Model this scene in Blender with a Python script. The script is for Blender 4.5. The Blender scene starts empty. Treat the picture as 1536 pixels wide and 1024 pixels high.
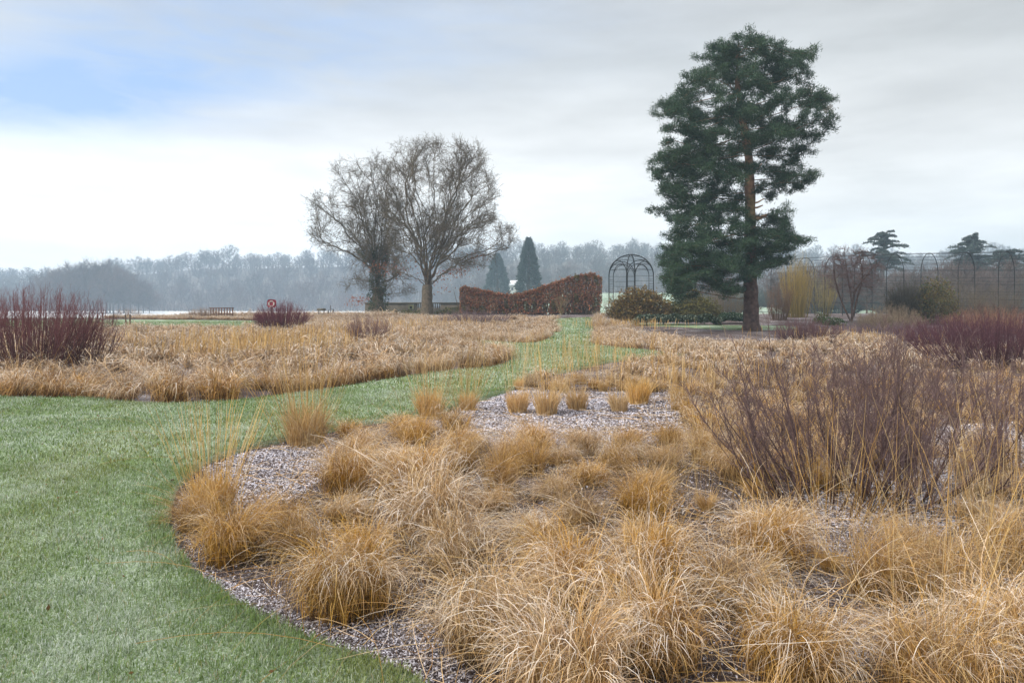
import bpy, math, random
import numpy as np
from mathutils import Vector, Matrix, geometry

R = math.radians
F = 1100.0                     # focal length of the photograph in its own pixels (1536 wide)
CX, HY, EYE = 768.0, 450.0, 1.6   # centre column, horizon row, eye height
scene = bpy.context.scene
COL = scene.collection

# ------------------------------------------------------------------ camera
cam_d = bpy.data.cameras.new('camera'); cam = bpy.data.objects.new('camera', cam_d); COL.objects.link(cam)
cam.location = (0, 0, EYE); cam.rotation_euler = (R(90), 0, 0)
cam_d.sensor_width = 36.0; cam_d.lens = 36.0 * F / 1536.0
cam_d.shift_y = (HY - 512.0) / 1536.0
cam_d.clip_start = 0.05; cam_d.clip_end = 4000
scene.camera = cam

# ------------------------------------------------------------------ sky, sun, exposure
SUN_EL, SUN_AZ = R(44), R(238)        # azimuth clockwise from +Y: the sun stands to the left, a little behind the camera, veiled by thin cloud
world = bpy.data.worlds.new('World'); scene.world = world; world.use_nodes = True
wn, wl = world.node_tree.nodes, world.node_tree.links
wn.clear()
def WN(t, **kw):
    n = wn.new(t)
    for k, v in kw.items(): setattr(n, k, v)
    return n
def wmath(op, a, b=None, clamp=False):
    n = WN('ShaderNodeMath', operation=op, use_clamp=clamp)
    for i, v in enumerate((a, b)):
        if v is None: continue
        if isinstance(v, (int, float)): n.inputs[i].default_value = v
        else: wl.new(v, n.inputs[i])
    return n.outputs[0]
sky = WN('ShaderNodeTexSky', sky_type='NISHITA', sun_disc=False, sun_elevation=SUN_EL, sun_rotation=SUN_AZ)
tc = WN('ShaderNodeTexCoord'); dirv = tc.outputs['Generated']
sep = WN('ShaderNodeSeparateXYZ'); wl.new(dirv, sep.inputs[0])
X, Y, Z = sep.outputs
# cloud layer brightness and tint by elevation
ramp = WN('ShaderNodeValToRGB'); el = ramp.color_ramp
for p, c in ((0.0, (1.64, 1.66, 1.68)), (0.06, (1.60, 1.62, 1.62)), (0.13, (1.31, 1.315, 1.31)), (0.21, (1.03, 1.04, 1.045)), (0.30, (0.76, 0.785, 0.80)), (0.42, (0.69, 0.715, 0.74)), (0.56, (1.2, 1.2, 1.2)), (1.0, (2.05, 2.02, 1.97))):
    e = el.elements.new(p) if p not in (0.0, 1.0) else el.elements[0 if p == 0.0 else -1]
    e.color = (*c, 1)
wl.new(Z, ramp.inputs[0])
mapn = WN('ShaderNodeMapping'); mapn.inputs['Scale'].default_value = (1.6, 1.6, 7.0); mapn.inputs['Rotation'].default_value = (0, R(10), 0)
wl.new(dirv, mapn.inputs[0])
noi = WN('ShaderNodeTexNoise'); noi.inputs['Scale'].default_value = 1.6; noi.inputs['Detail'].default_value = 5; noi.inputs['Roughness'].default_value = 0.5
wl.new(mapn.outputs[0], noi.inputs['Vector'])
nf = noi.outputs[0]
# left is brighter than right low down, soft streaks
gain = wmath('ADD', wmath('MULTIPLY', nf, 0.42), 0.62)
gain = wmath('ADD', gain, wmath('MULTIPLY', X, -0.16))
n3 = WN('ShaderNodeTexNoise'); n3.inputs['Scale'].default_value = 3.2; n3.inputs['Detail'].default_value = 7; wl.new(mapn.outputs[0], n3.inputs['Vector'])
gain = wmath('ADD', gain, wmath('MULTIPLY', wmath('SUBTRACT', n3.outputs[0], 0.5), 0.26))
cloud = WN('ShaderNodeVectorMath', operation='SCALE'); wl.new(ramp.outputs[0], cloud.inputs[0]); wl.new(gain, cloud.inputs['Scale'])
bgs = WN('ShaderNodeBackground'); wl.new(sky.outputs[0], bgs.inputs[0]); bgs.inputs[1].default_value = 0.15
# holes in the cloud: a soft band of clear sky to the upper left
def hole(px, py, wx, wz, amp):
    dx, dz = (px - CX) / F, (HY - py) / F
    ax = wmath('DIVIDE', wmath('SUBTRACT', wmath('DIVIDE', X, wmath('MAXIMUM', Y, 0.05)), dx), wx)
    az = wmath('DIVIDE', wmath('SUBTRACT', wmath('DIVIDE', Z, wmath('MAXIMUM', Y, 0.05)), dz), wz)
    az = wmath('SUBTRACT', az, wmath('MULTIPLY', ax, 0.2))
    r2 = wmath('ADD', wmath('MULTIPLY', ax, ax), wmath('MULTIPLY', az, az))
    return wmath('MULTIPLY', wmath('POWER', 2.718, wmath('MULTIPLY', r2, -1.0)), amp)
h = wmath('ADD', hole(120, 140, 0.22, 0.052, 0.88), hole(300, 50, 0.40, 0.09, 0.62))
n2 = WN('ShaderNodeTexNoise'); n2.inputs['Scale'].default_value = 5.0; n2.inputs['Detail'].default_value = 8; n2.inputs['Roughness'].default_value = 0.55; n2.inputs['Distortion'].default_value = 0.6
wl.new(mapn.outputs[0], n2.inputs['Vector'])
h = wmath('MULTIPLY', h, wmath('ADD', wmath('ADD', wmath('MULTIPLY', nf, 1.5), wmath('MULTIPLY', n2.outputs[0], 1.6)), -0.55))
h = wmath('MULTIPLY', h, wmath('GREATER_THAN', Y, 0.0), clamp=True)
veil = WN('ShaderNodeMix', data_type='RGBA'); wl.new(wmath('MULTIPLY', h, 0.95), veil.inputs[0]); wl.new(cloud.outputs[0], veil.inputs[6]); veil.inputs[7].default_value = (0.40, 0.60, 0.98, 1)
bgc = WN('ShaderNodeBackground'); wl.new(veil.outputs[2], bgc.inputs[0]); bgc.inputs[1].default_value = 1.0
mx = WN('ShaderNodeMixShader'); wl.new(wmath('MULTIPLY', h, 0.25), mx.inputs[0]); wl.new(bgc.outputs[0], mx.inputs[1]); wl.new(bgs.outputs[0], mx.inputs[2])
wo = WN('ShaderNodeOutputWorld'); wl.new(mx.outputs[0], wo.inputs[0])

sun_d = bpy.data.lights.new('sun', 'SUN'); sun = bpy.data.objects.new('sun', sun_d); COL.objects.link(sun)
sun_d.energy = 2.7; sun_d.angle = R(11); sun_d.color = (1.0, 0.92, 0.80)
sd = Vector((math.sin(SUN_AZ) * math.cos(SUN_EL), math.cos(SUN_AZ) * math.cos(SUN_EL), math.sin(SUN_EL)))
sun.rotation_euler = sd.to_track_quat('Z', 'Y').to_euler()
sun.location = sd * 60
scene.view_settings.view_transform = 'Standard'; scene.view_settings.look = 'None'
scene.view_settings.exposure = 0.2; scene.view_settings.gamma = 1.0
cy = scene.cycles
cy.max_bounces = 6; cy.diffuse_bounces = 3; cy.glossy_bounces = 1; cy.transmission_bounces = 3; cy.volume_bounces = 2; cy.transparent_max_bounces = 4
cy.use_denoising = True

# ------------------------------------------------------------------ terrain
def ss(a, b, x):
    t = np.clip((np.asarray(x, float) - a) / (b - a), 0, 1); return t * t * (3 - 2 * t)
SKY_PX = np.array([-700, 0, 100, 170, 230, 300, 480, 640, 800, 970, 1150, 1250, 1400, 1536, 2300], float)
SKY_PY = np.array([398, 402, 402, 394, 386, 380, 377, 372, 366, 365, 370, 377, 378, 373, 370], float)
def H(x, y):
    x = np.asarray(x, float); y = np.asarray(y, float)
    px = CX + F * x / np.maximum(y, 4.0)
    w = ss(540, 700, px)
    c = 0.06 + 0.44 * w
    z = c * ss(33, 55, y)
    wf = ss(650, 770, px)
    zl = z + (-3.5 - c) * ss(63, 120, y)
    zr = z + (-0.4 - c) * ss(60, 85, y) + 4.4 * ss(95, 250, y)
    z = zl * (1 - wf) + zr * wf
    top = EYE + (HY - np.interp(px, SKY_PX, SKY_PY)) / F * 560 - 12.5
    t = ss(285, 560, y)
    z = z * (1 - t) + top * t
    z = z + ss(8, 20, y) * 0.04 * np.sin(x * 0.31 + 1.3) * np.cos(y * 0.27)
    return z
def G(px, py):
    """where the photograph's pixel meets the ground"""
    k = (px - CX) / F; s = (py - HY) / F
    lo, hi = 0.5, 64.0
    for _ in range(40):
        m = 0.5 * (lo + hi)
        if EYE - s * m > float(H(k * m, m)): lo = m
        else: hi = m
    return k * lo, lo
def GZ(x, y): return (x, y, float(H(x, y)))
def AT(px, d): return GZ((px - CX) / F * d, d)          # on the ground in the column px at distance d
def P3(px, py, d): return np.array(((px - CX) / F * d, d, EYE - (py - HY) / F * d))
def ground_poly(pts): return np.array([G(*p) for p in pts])
def catmull(P, n=5, closed=False):
    P = np.asarray(P, float); out = []
    N = len(P)
    for i in range(N if closed else N - 1):
        a, b, c, d = (P[(i - 1) % N] if closed or i > 0 else P[0]), P[i], P[(i + 1) % N], (P[(i + 2) % N] if closed or i + 2 < N else P[-1])
        for k in range(n):
            t = k / n
            out.append(0.5 * ((2 * b) + (c - a) * t + (2 * a - 5 * b + 4 * c - d) * t * t + (3 * b - a - 3 * c + d) * t ** 3))
    if not closed: out.append(P[-1])
    return np.array(out)
def inside(pts, poly):
    x, y = pts[:, 0], pts[:, 1]; r = np.zeros(len(pts), bool)
    n = len(poly); j = n - 1
    for i in range(n):
        xi, yi = poly[i]; xj, yj = poly[j]
        if yi != yj:
            r ^= ((yi > y) != (yj > y)) & (x < (xj - xi) * (y - yi) / (yj - yi) + xi)
        j = i
    return r

# ------------------------------------------------------------------ mesh helpers
def mesh(name, V, Fs, mat=None, col=None, smooth=False):
    V = np.ascontiguousarray(np.asarray(V, np.float32).reshape(-1, 3))
    if not isinstance(Fs, (list, tuple)): Fs = [Fs]
    Fs = [np.asarray(f, np.int32) for f in Fs if len(f)]
    me = bpy.data.meshes.new(name)
    me.vertices.add(len(V)); me.vertices.foreach_set('co', V.ravel())
    loops = np.concatenate([f.ravel() for f in Fs]); tot = np.concatenate([np.full(len(f), f.shape[1], np.int32) for f in Fs])
    me.loops.add(len(loops)); me.loops.foreach_set('vertex_index', loops)
    me.polygons.add(len(tot)); st = np.zeros(len(tot), np.int32); st[1:] = np.cumsum(tot)[:-1]
    me.polygons.foreach_set('loop_start', st); me.polygons.foreach_set('loop_total', tot)
    if smooth: me.polygons.foreach_set('use_smooth', np.ones(len(tot), bool))
    if col is not None:
        a = me.color_attributes.new('Col', 'FLOAT_COLOR', 'POINT')
        c = np.ones((len(V), 4), np.float32); c[:, :3] = np.asarray(col, np.float32).reshape(-1, 3)
        a.data.foreach_set('color', c.ravel())
    me.update(calc_edges=True)
    if mat: me.materials.append(mat)
    return me
class MB:
    """collects pieces of ONE mesh"""
    def __init__(s): s.V, s.F, s.C, s.n = [], [], [], 0
    def add(s, V, Fs, C=None):
        V = np.asarray(V, float).reshape(-1, 3)
        for f in (Fs if isinstance(Fs, (list, tuple)) else [Fs]):
            if len(f): s.F.append(np.asarray(f) + s.n)
        s.V.append(V); s.n += len(V)
        if C is None: C = (0.5, 0.5, 0.5)
        C = np.asarray(C, float)
        s.C.append(np.broadcast_to(C, (len(V), 3)) if C.ndim == 1 else C.reshape(-1, 3))
        return s
    def box(s, a, b, C=None, rz=0.0, o=(0, 0, 0)):
        x0, y0, z0 = a; x1, y1, z1 = b
        V = np.array([(x, y, z) for z in (z0, z1) for x, y in ((x0, y0), (x1, y0), (x1, y1), (x0, y1))])
        c, n = math.cos(rz), math.sin(rz)
        V = np.stack([V[:, 0] * c - V[:, 1] * n, V[:, 0] * n + V[:, 1] * c, V[:, 2]], 1) + np.array(o)
        return s.add(V, np.array([(0, 3, 2, 1), (4, 5, 6, 7), (0, 1, 5, 4), (1, 2, 6, 5), (2, 3, 7, 6), (3, 0, 4, 7)]), C)
    def tube(s, P, r, k=6, C=None):
        P = np.asarray(P, float); r = np.broadcast_to(np.asarray(r, float), (len(P),))
        V, Fq = sweep(P, r, np.zeros(len(P), int), k); return s.add(V, Fq, C)
    def mesh(s, name, mat, smooth=False):
        return mesh(name, np.concatenate(s.V), s.F, mat, np.concatenate(s.C), smooth)
def norm(v): return v / np.maximum(np.linalg.norm(v, axis=-1, keepdims=True), 1e-9)
def sweep(P, r, cid, k):
    """tubes along many polylines at once; points of one polyline share cid and are consecutive"""
    P = np.asarray(P, float); N = len(P); same = cid[1:] == cid[:-1]
    d = np.zeros_like(P); seg = P[1:] - P[:-1]; seg[~same] = 0
    d[:-1] += norm(seg); d[1:] += norm(seg); t = norm(d)
    ref = np.zeros_like(P); first = np.r_[True, ~same]; tf = t[first][np.cumsum(first) - 1]
    ref[:] = np.where(np.abs(tf[:, 2:3]) > 0.8, np.array([1.0, 0.13, 0]), np.array([0.05, 0.1, 1.0]))
    u = norm(np.cross(t, ref)); v = np.cross(t, u)
    a = np.arange(k) * 2 * math.pi / k
    V = P[:, None] + r[:, None, None] * (u[:, None] * np.cos(a)[None, :, None] + v[:, None] * np.sin(a)[None, :, None])
    i = np.nonzero(same)[0][:, None] * k; j = np.arange(k)[None]; j2 = (j + 1) % k
    Fq = np.stack([i + j, i + j2, i + k + j2, i + k + j], -1).reshape(-1, 4)
    return V.reshape(-1, 3), Fq
def ribbons(Pn, W, side, C):
    """Pn (n,m,3) spines, W (n,m) half widths, side (n,3) or (n,m,3), C (n,m,3)"""
    n, m = Pn.shape[:2]
    if side.ndim == 2: side = side[:, None]
    V = np.stack([Pn - side * W[..., None], Pn + side * W[..., None]], 2)
    b = (np.arange(n)[:, None] * m + np.arange(m - 1)[None]) * 2
    Fq = np.stack([b, b + 1, b + 3, b + 2], -1).reshape(-1, 4)
    return V.reshape(-1, 3), Fq, np.repeat(C[:, :, None], 2, 2).reshape(-1, 3)
def obj(name, me, parent=None, loc=None, rz=0.0, sc=1.0):
    o = bpy.data.objects.new(name, me); COL.objects.link(o)
    if parent is not None: o.parent = parent
    if loc is not None: o.location = loc
    o.rotation_euler = (0, 0, rz); o.scale = (sc, sc, sc) if isinstance(sc, (int, float)) else sc
    return o
def empty(name, loc, rz=0.0):
    return obj(name, None, None, loc, rz)
def tag(o, label=None, cat=None, group=None, kind=None):
    if label: o['label'] = label
    if cat: o['category'] = cat
    if group: o['group'] = group
    if kind: o['kind'] = kind
    return o
def struct(name, me, loc=None): return tag(obj(name, me, None, loc), kind='structure')
def rgb(*c): return np.array(c, float)
def vnoise(P, s, seed=0):
    """cheap smooth noise in about 0..1 of 2-D or 3-D points"""
    r = np.random.default_rng(seed); out = np.zeros(len(P))
    for i in range(7):
        k = r.normal(size=P.shape[1]) * s * (1 + 0.5 * i); out += np.sin(P @ k + r.uniform(0, 6.28))
    return 0.5 + out / 7 * 0.9

# ------------------------------------------------------------------ materials
def new_mat(name):
    m = bpy.data.materials.new(name); m.use_nodes = True; nt = m.node_tree; nt.nodes.clear(); return m, nt.nodes, nt.links
def attr_mat(name, rough=0.8, trans=0.0, var=0.25, nscale=0.0, namp=0.0, bump=0.0, spec=0.2, hue=0.0):
    """colour from the mesh's own colour attribute, a little different on each object"""
    m, n, l = new_mat(name)
    a = n.new('ShaderNodeAttribute'); a.attribute_name = 'Col'
    c = a.outputs['Color']
    if var:
        oi = n.new('ShaderNodeObjectInfo'); mr = n.new('ShaderNodeMapRange')
        l.new(oi.outputs['Random'], mr.inputs[0]); mr.inputs[3].default_value = 1 - var; mr.inputs[4].default_value = 1 + var
        hs = n.new('ShaderNodeHueSaturation'); l.new(c, hs.inputs['Color']); l.new(mr.outputs[0], hs.inputs['Value'])
        if hue:
            m2 = n.new('ShaderNodeMath'); m2.operation = 'MULTIPLY'; l.new(oi.outputs['Random'], m2.inputs[0]); m2.inputs[1].default_value = 7.31
            m3 = n.new('ShaderNodeMath'); m3.operation = 'FRACT'; l.new(m2.outputs[0], m3.inputs[0])
            m4 = n.new('ShaderNodeMapRange'); l.new(m3.outputs[0], m4.inputs[0]); m4.inputs[3].default_value = 1 - hue; m4.inputs[4].default_value = 1 + hue
            l.new(m4.outputs[0], hs.inputs['Saturation'])
        c = hs.outputs[0]
    nz = None
    if nscale:
        t = n.new('ShaderNodeTexCoord'); nz = n.new('ShaderNodeTexNoise'); nz.inputs['Scale'].default_value = nscale; nz.inputs['Detail'].default_value = 6
        l.new(t.outputs['Object'], nz.inputs['Vector'])
        mr = n.new('ShaderNodeMapRange'); l.new(nz.outputs[0], mr.inputs[0]); mr.inputs[1].default_value = 0.3; mr.inputs[2].default_value = 0.7
        mr.inputs[3].default_value = 1 - namp; mr.inputs[4].default_value = 1 + namp
        vm = n.new('ShaderNodeVectorMath'); vm.operation = 'SCALE'; l.new(c, vm.inputs[0]); l.new(mr.outputs[0], vm.inputs['Scale']); c = vm.outputs[0]
    p = n.new('ShaderNodeBsdfPrincipled'); l.new(c, p.inputs['Base Color']); p.inputs['Roughness'].default_value = rough
    p.inputs['Specular IOR Level'].default_value = spec
    if bump and nz:
        b = n.new('ShaderNodeBump'); b.inputs['Strength'].default_value = bump; b.inputs['Distance'].default_value = 0.03
        l.new(nz.outputs[0], b.inputs['Height']); l.new(b.outputs[0], p.inputs['Normal'])
    out = n.new('ShaderNodeOutputMaterial'); sh = p.outputs[0]
    if trans:
        tr = n.new('ShaderNodeBsdfTranslucent'); l.new(c, tr.inputs[0]); mx = n.new('ShaderNodeMixShader'); mx.inputs[0].default_value = trans
        l.new(sh, mx.inputs[1]); l.new(tr.outputs[0], mx.inputs[2]); sh = mx.outputs[0]
    l.new(sh, out.inputs[0]); return m
def ground_mat(name, ca, cb, cc, s1, s2, thr=(0.45, 0.62), bump=0.5, dist=0.03, frost_s=0.25):
    """two earth or grass colours with patches of frost (cc) broken up at small scale"""
    m, n, l = new_mat(name); t = n.new('ShaderNodeTexCoord'); v = t.outputs['Object']
    def noise(s, det=6, ro=0.6):
        q = n.new('ShaderNodeTexNoise'); q.inputs['Scale'].default_value = s; q.inputs['Detail'].default_value = det; q.inputs['Roughness'].default_value = ro
        l.new(v, q.inputs['Vector']); return q.outputs[0]
    a, b, f = noise(s1), noise(s2, 8, 0.7), noise(frost_s, 3)
    r1 = n.new('ShaderNodeMapRange'); l.new(a, r1.inputs[0]); r1.inputs[1].default_value = 0.35; r1.inputs[2].default_value = 0.65
    m1 = n.new('ShaderNodeMix'); m1.data_type = 'RGBA'; l.new(r1.outputs[0], m1.inputs[0]); m1.inputs[6].default_value = (*ca, 1); m1.inputs[7].default_value = (*cb, 1)
    ad = n.new('ShaderNodeMath'); ad.operation = 'MULTIPLY_ADD'; l.new(f, ad.inputs[0]); ad.inputs[1].default_value = 0.5; 
    l.new(b, ad.inputs[2])
    r2 = n.new('ShaderNodeMapRange'); l.new(ad.outputs[0], r2.inputs[0]); r2.inputs[1].default_value = thr[0] + 0.25; r2.inputs[2].default_value = thr[1] + 0.25
    m2 = n.new('ShaderNodeMix'); m2.data_type = 'RGBA'; l.new(r2.outputs[0], m2.inputs[0]); l.new(m1.outputs[2], m2.inputs[6]); m2.inputs[7].default_value = (*cc, 1)
    p = n.new('ShaderNodeBsdfPrincipled'); l.new(m2.outputs[2], p.inputs['Base Color']); p.inputs['Roughness'].default_value = 0.9; p.inputs['Specular IOR Level'].default_value = 0.15
    if bump:
        bm = n.new('ShaderNodeBump'); bm.inputs['Strength'].default_value = bump; bm.inputs['Distance'].default_value = dist
        l.new(b, bm.inputs['Height']); l.new(bm.outputs[0], p.inputs['Normal'])
    o = n.new('ShaderNodeOutputMaterial'); l.new(p.outputs[0], o.inputs[0]); return m
M_STRAW = attr_mat('straw', 0.75, 0.12, 0.15, hue=0.14)
M_LAWN = attr_mat('lawn_blade', 0.7, 0.2, 0.0)
M_CHIP = attr_mat('bark_chip', 0.9, 0.0, 0.0)
M_TWIG = attr_mat('twig', 0.8, 0.0, 0.10)
M_BARK = attr_mat('bark', 0.9, 0.0, 0.0, 6.0, 0.35, 0.8)
M_PBARK = attr_mat('pine_bark', 0.9, 0.0, 0.0, 5.0, 0.5, 1.0)
M_LEAF = attr_mat('leaf', 0.6, 0.25, 0.08)
M_NEEDLE = attr_mat('needle', 0.55, 0.12, 0.0)
M_FAR = attr_mat('far_tree', 0.9, 0.0, 0.22, hue=0.3)
M_PAINT = attr_mat('paint', 0.5, 0.0, 0.0, 9.0, 0.12)
M_WOOD = attr_mat('weathered_wood', 0.85, 0.0, 0.1, 14.0, 0.3, 0.4)
M_STONE = attr_mat('stone', 0.9, 0.0, 0.0, 2.5, 0.3, 0.6)
M_IRON = attr_mat('iron', 0.6, 0.0, 0.0)
M_MULCH = ground_mat('mulch', (0.055, 0.038, 0.036), (0.10, 0.072, 0.066), (0.46, 0.43, 0.46), 9, 34, (0.52, 0.66), 1.0, 0.03, 0.7)
M_TURF = ground_mat('turf', (0.11, 0.175, 0.055), (0.14, 0.205, 0.07), (0.46, 0.54, 0.46), 3, 60, (0.44, 0.66), 0.7, 0.02, 0.8)
M_FIELD = ground_mat('field', (0.25, 0.34, 0.25), (0.19, 0.28, 0.19), (0.50, 0.56, 0.50), 0.05, 0.4, (0.45, 0.65), 0.0)
M_WFLOOR = ground_mat('wood_floor', (0.10, 0.085, 0.075), (0.14, 0.11, 0.09), (0.30, 0.29, 0.30), 0.08, 0.3, (0.5, 0.8), 0.0)
M_ICE = ground_mat('ice', (0.78, 0.80, 0.84), (0.70, 0.73, 0.78), (0.85, 0.86, 0.88), 0.02, 0.1, (0.4, 0.7), 0.0)

# ------------------------------------------------------------------ ground, lawn, lake
def sinh_axis(a, b, n, k):
    t = np.linspace(-1, 1, n); s = np.sinh(k * t) / math.sinh(k); return np.where(s < 0, -s * a, s * b)
gx = sinh_axis(-760, 760, 241, 5.2); gy = sinh_axis(-160, 900, 281, 5.2)
gy = np.concatenate([np.linspace(-160, -6, 12), np.geomspace(1, 700 + 6, 300) - 7 + 1.01])
gy = np.unique(np.round(gy, 3))
XX, YY = np.meshgrid(gx, gy)
GV = np.stack([XX, YY, H(XX, YY) - 0.03], -1).reshape(-1, 3)
nx, ny = len(gx), len(gy)
ii = (np.arange(ny - 1)[:, None] * nx + np.arange(nx - 1)[None]).ravel()
GF = np.stack([ii, ii + 1, ii + nx + 1, ii + nx], 1)
gm = mesh('ground', GV, GF, M_MULCH, smooth=True)
gm.materials.append(M_FIELD); gm.materials.append(M_WFLOOR)
fc = GV[GF].mean(1); mi = np.zeros(len(GF), np.int32); mi[fc[:, 1] > 63] = 1
mi[fc[:, 1] > 292] = 2
gm.polygons.foreach_set('material_index', mi); gm.update()
struct('ground', gm)
lk = catmull(np.array([(-420, 112), (-150, 104), (-40, 112), (-12, 140), (-20, 230), (-40, 305), (-160, 312), (-420, 310)]), 4, True)
lm = bpy.data.meshes.new('lake'); lm.from_pydata([(x, y, -3.0) for x, y in lk], [], [tuple(range(len(lk)))]); lm.materials.append(M_ICE)
struct('lake', lm)

BED_EDGE_LEFT = [(0, 597), (60, 599), (140, 599), (180, 604), (260, 607), (340, 604), (430, 594), (520, 581), (600, 568), (680, 556), (740, 551), (765, 543), (769, 536), (740, 528), (700, 518), (668, 509)]
BED_EDGE_MID = [(672, 507.5), (703, 510.5), (750, 513.5), (789, 515.5), (812, 513), (828, 505), (832, 494), (830, 484), (835, 478.5)]
BED_EDGE_RIGHT = [(892, 476), (889, 485), (892, 503), (894, 515), (914, 521), (969, 526), (1025, 533)]
BED_EDGE_FRONT = [(1000, 536), (930, 541), (902, 545), (851, 557), (789, 568), (770, 584), (700, 605), (640, 623), (560, 633), (490, 646), (420, 661), (360, 675), (310, 694), (275, 721), (258, 755), (252, 790), (265, 830), (300, 870), (360, 910), (430, 950), (520, 985), (620, 1024)]
def edge(pts): return catmull(ground_poly(pts), 4)
e_left, e_mid, e_right, e_front = edge(BED_EDGE_LEFT), edge(BED_EDGE_MID), edge(BED_EDGE_RIGHT), edge(BED_EDGE_FRONT)
near_edge = catmull(np.array([e_front[-1], (0.25, 2.3), (0.9, 1.2), (1.3, -2), (1.3, -12)]), 4)[1:]
_r = np.random.default_rng(2)
for _e in (e_left, e_mid, e_right, e_front): _e[1:-1] += _r.normal(0, .012, (len(_e) - 2, 2))
LAWN = np.concatenate([np.array([(-40, -12), (-40, 12.6), (-14, 12.2)]), e_left, e_mid, e_right, e_front, near_edge])
BACK_LAWN = catmull(ground_poly([(-260, 483), (0, 481), (180, 479.5), (380, 481), (478, 484), (470, 488), (370, 492), (250, 493), (150, 495), (-260, 500)]), 3, True)
PINE_LAWN = catmull(ground_poly([(955, 485), (1010, 485.5), (1090, 488), (1180, 489), (1185, 494), (1080, 493.5), (1020, 489.5), (960, 487.5)]), 3, True)
def sheet(name, poly, grid, lift, mat, seed):
    rng = np.random.default_rng(seed)
    lo, hi = poly.min(0), poly.max(0)
    pts = []
    for (a, b, g) in grid:
        ys = np.arange(max(a, lo[1]), min(b, hi[1]), g)
        for y in ys:
            ext = 0.75 * max(y, 2) + 3
            xs = np.arange(max(lo[0], -ext), min(hi[0], ext), g)
            if len(xs): pts.append(np.stack([xs + rng.uniform(-.2, .2, len(xs)) * g, np.full(len(xs), y) + rng.uniform(-.2, .2, len(xs)) * g], 1))
    pts = np.concatenate(pts) if pts else np.zeros((0, 2))
    pts = pts[inside(pts, poly)]
    allp = [Vector(p) for p in poly] + [Vector(p) for p in pts]
    n = len(poly)
    v, e, f, *_ = geometry.delaunay_2d_cdt(allp, [(i, (i + 1) % n) for i in range(n)], [list(range(n))], 1, 1e-4)
    V = np.array([(p.x, p.y) for p in v]); Z = H(V[:, 0], V[:, 1]) + lift + 0.008 * (vnoise(V, 1.1, seed) - .5)
    top = np.column_stack([V, Z])
    # a skirt down to the soil round the cut edge
    cnt = {}
    for t in f:
        for i in range(3):
            k = (t[i], t[(i + 1) % 3]); cnt[k] = 1
    be = [k for k in cnt if (k[1], k[0]) not in cnt]
    low = top.copy(); low[:, 2] -= lift + 0.08
    N = len(top)
    sk = np.array([(a, N + a, N + b, b) for a, b in be])
    return struct(name, mesh(name, np.concatenate([top, low]), [np.array([tuple(t) for t in f]), sk], mat, smooth=False))
sheet('lawn', LAWN, ((-12, 2, 1.5), (2, 8, 0.35), (8, 20, 0.7), (20, 70, 1.5)), 0.035, M_TURF, 3)
sheet('back_lawn', BACK_LAWN, ((20, 66, 2.0),), 0.02, M_TURF, 4)
sheet('lawn_strip', PINE_LAWN, ((20, 66, 2.0),), 0.02, M_TURF, 5)

# lawn blades, finer close by
def lawn_blades():
    rng = np.random.default_rng(11); mb = MB()
    for a, b, den, L, w in ((1.9, 4.0, 16000, .024, .0016), (4.0, 7.0, 7000, .026, .0023), (7, 13, 2200, .030, .0042), (13, 26, 520, .035, .009), (26, 52, 120, .04, .018)):
        ext = 0.74 * b + 1
        n = int(den * 2 * ext * (b - a)); p = np.column_stack([rng.uniform(-ext, ext, n), rng.uniform(a, b, n)])
        p = p[np.abs(p[:, 0]) < 0.74 * p[:, 1] + .6]
        p = p[inside(p, LAWN) | inside(p, BACK_LAWN)]; n = len(p)
        patch = vnoise(p, 1.0, 5) * .6 + vnoise(p, 3.1, 6) * .4
        # shaggier and greener along the cut edge of the bed
        ed = np.min(np.linalg.norm(p[:, None, :] - e_front[None, ::3], axis=2), 1) if n < 400000 else np.full(n, 9.)
        rim = np.exp(-(ed / 0.22) ** 2)
        ln = L * rng.uniform(.6, 1.35, n) * (1 + .5 * rim) * (.8 + .5 * vnoise(p, 5, 8))
        az = rng.uniform(0, 6.283, n) ; lean = np.abs(rng.normal(.7, .4, n))
        d = np.stack([np.cos(az) * np.sin(lean), np.sin(az) * np.sin(lean), np.cos(lean)], 1)
        base = np.column_stack([p, H(p[:, 0], p[:, 1]) + .036])
        side = np.stack([-np.sin(az + rng.normal(0, .6, n)), np.cos(az), np.zeros(n)], 1)
        P = np.stack([base, base + d * ln[:, None]], 1)
        fr = np.clip((patch - .5) * .9 + rng.normal(.17, .42, n), 0, 1)[:, None] * (1 - .75 * rim[:, None])
        g = (rgb(.135, .215, .058) + rgb(.045, .010, .0) * np.clip(vnoise(p, .55, 15) * 3 - 1.4, 0, 1)[:, None]) * rng.uniform(.65, 1.4, (n, 1)) + rgb(.05, .025, .0) * (rng.random((n, 1)) < .12)
        dry = rng.random((n, 1)) < .03
        g = np.where(dry, rgb(.33, .26, .12), g)
        c0 = g * .9 * (1 - fr * .45) + rgb(.55, .62, .55) * fr * .45; c1 = g * (1 - fr) + rgb(.66, .71, .69) * fr
        W = np.stack([np.full(n, w), np.full(n, w * .45)], 1)
        mb.add(*ribbons(P, W, side, np.stack([c0, c1], 1)))
    return mb
tag(obj('lawn_grass', lawn_blades().mesh('lawn_grass', M_LAWN)), 'short green lawn grass whitened with frost', 'grass', kind='stuff')

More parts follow.
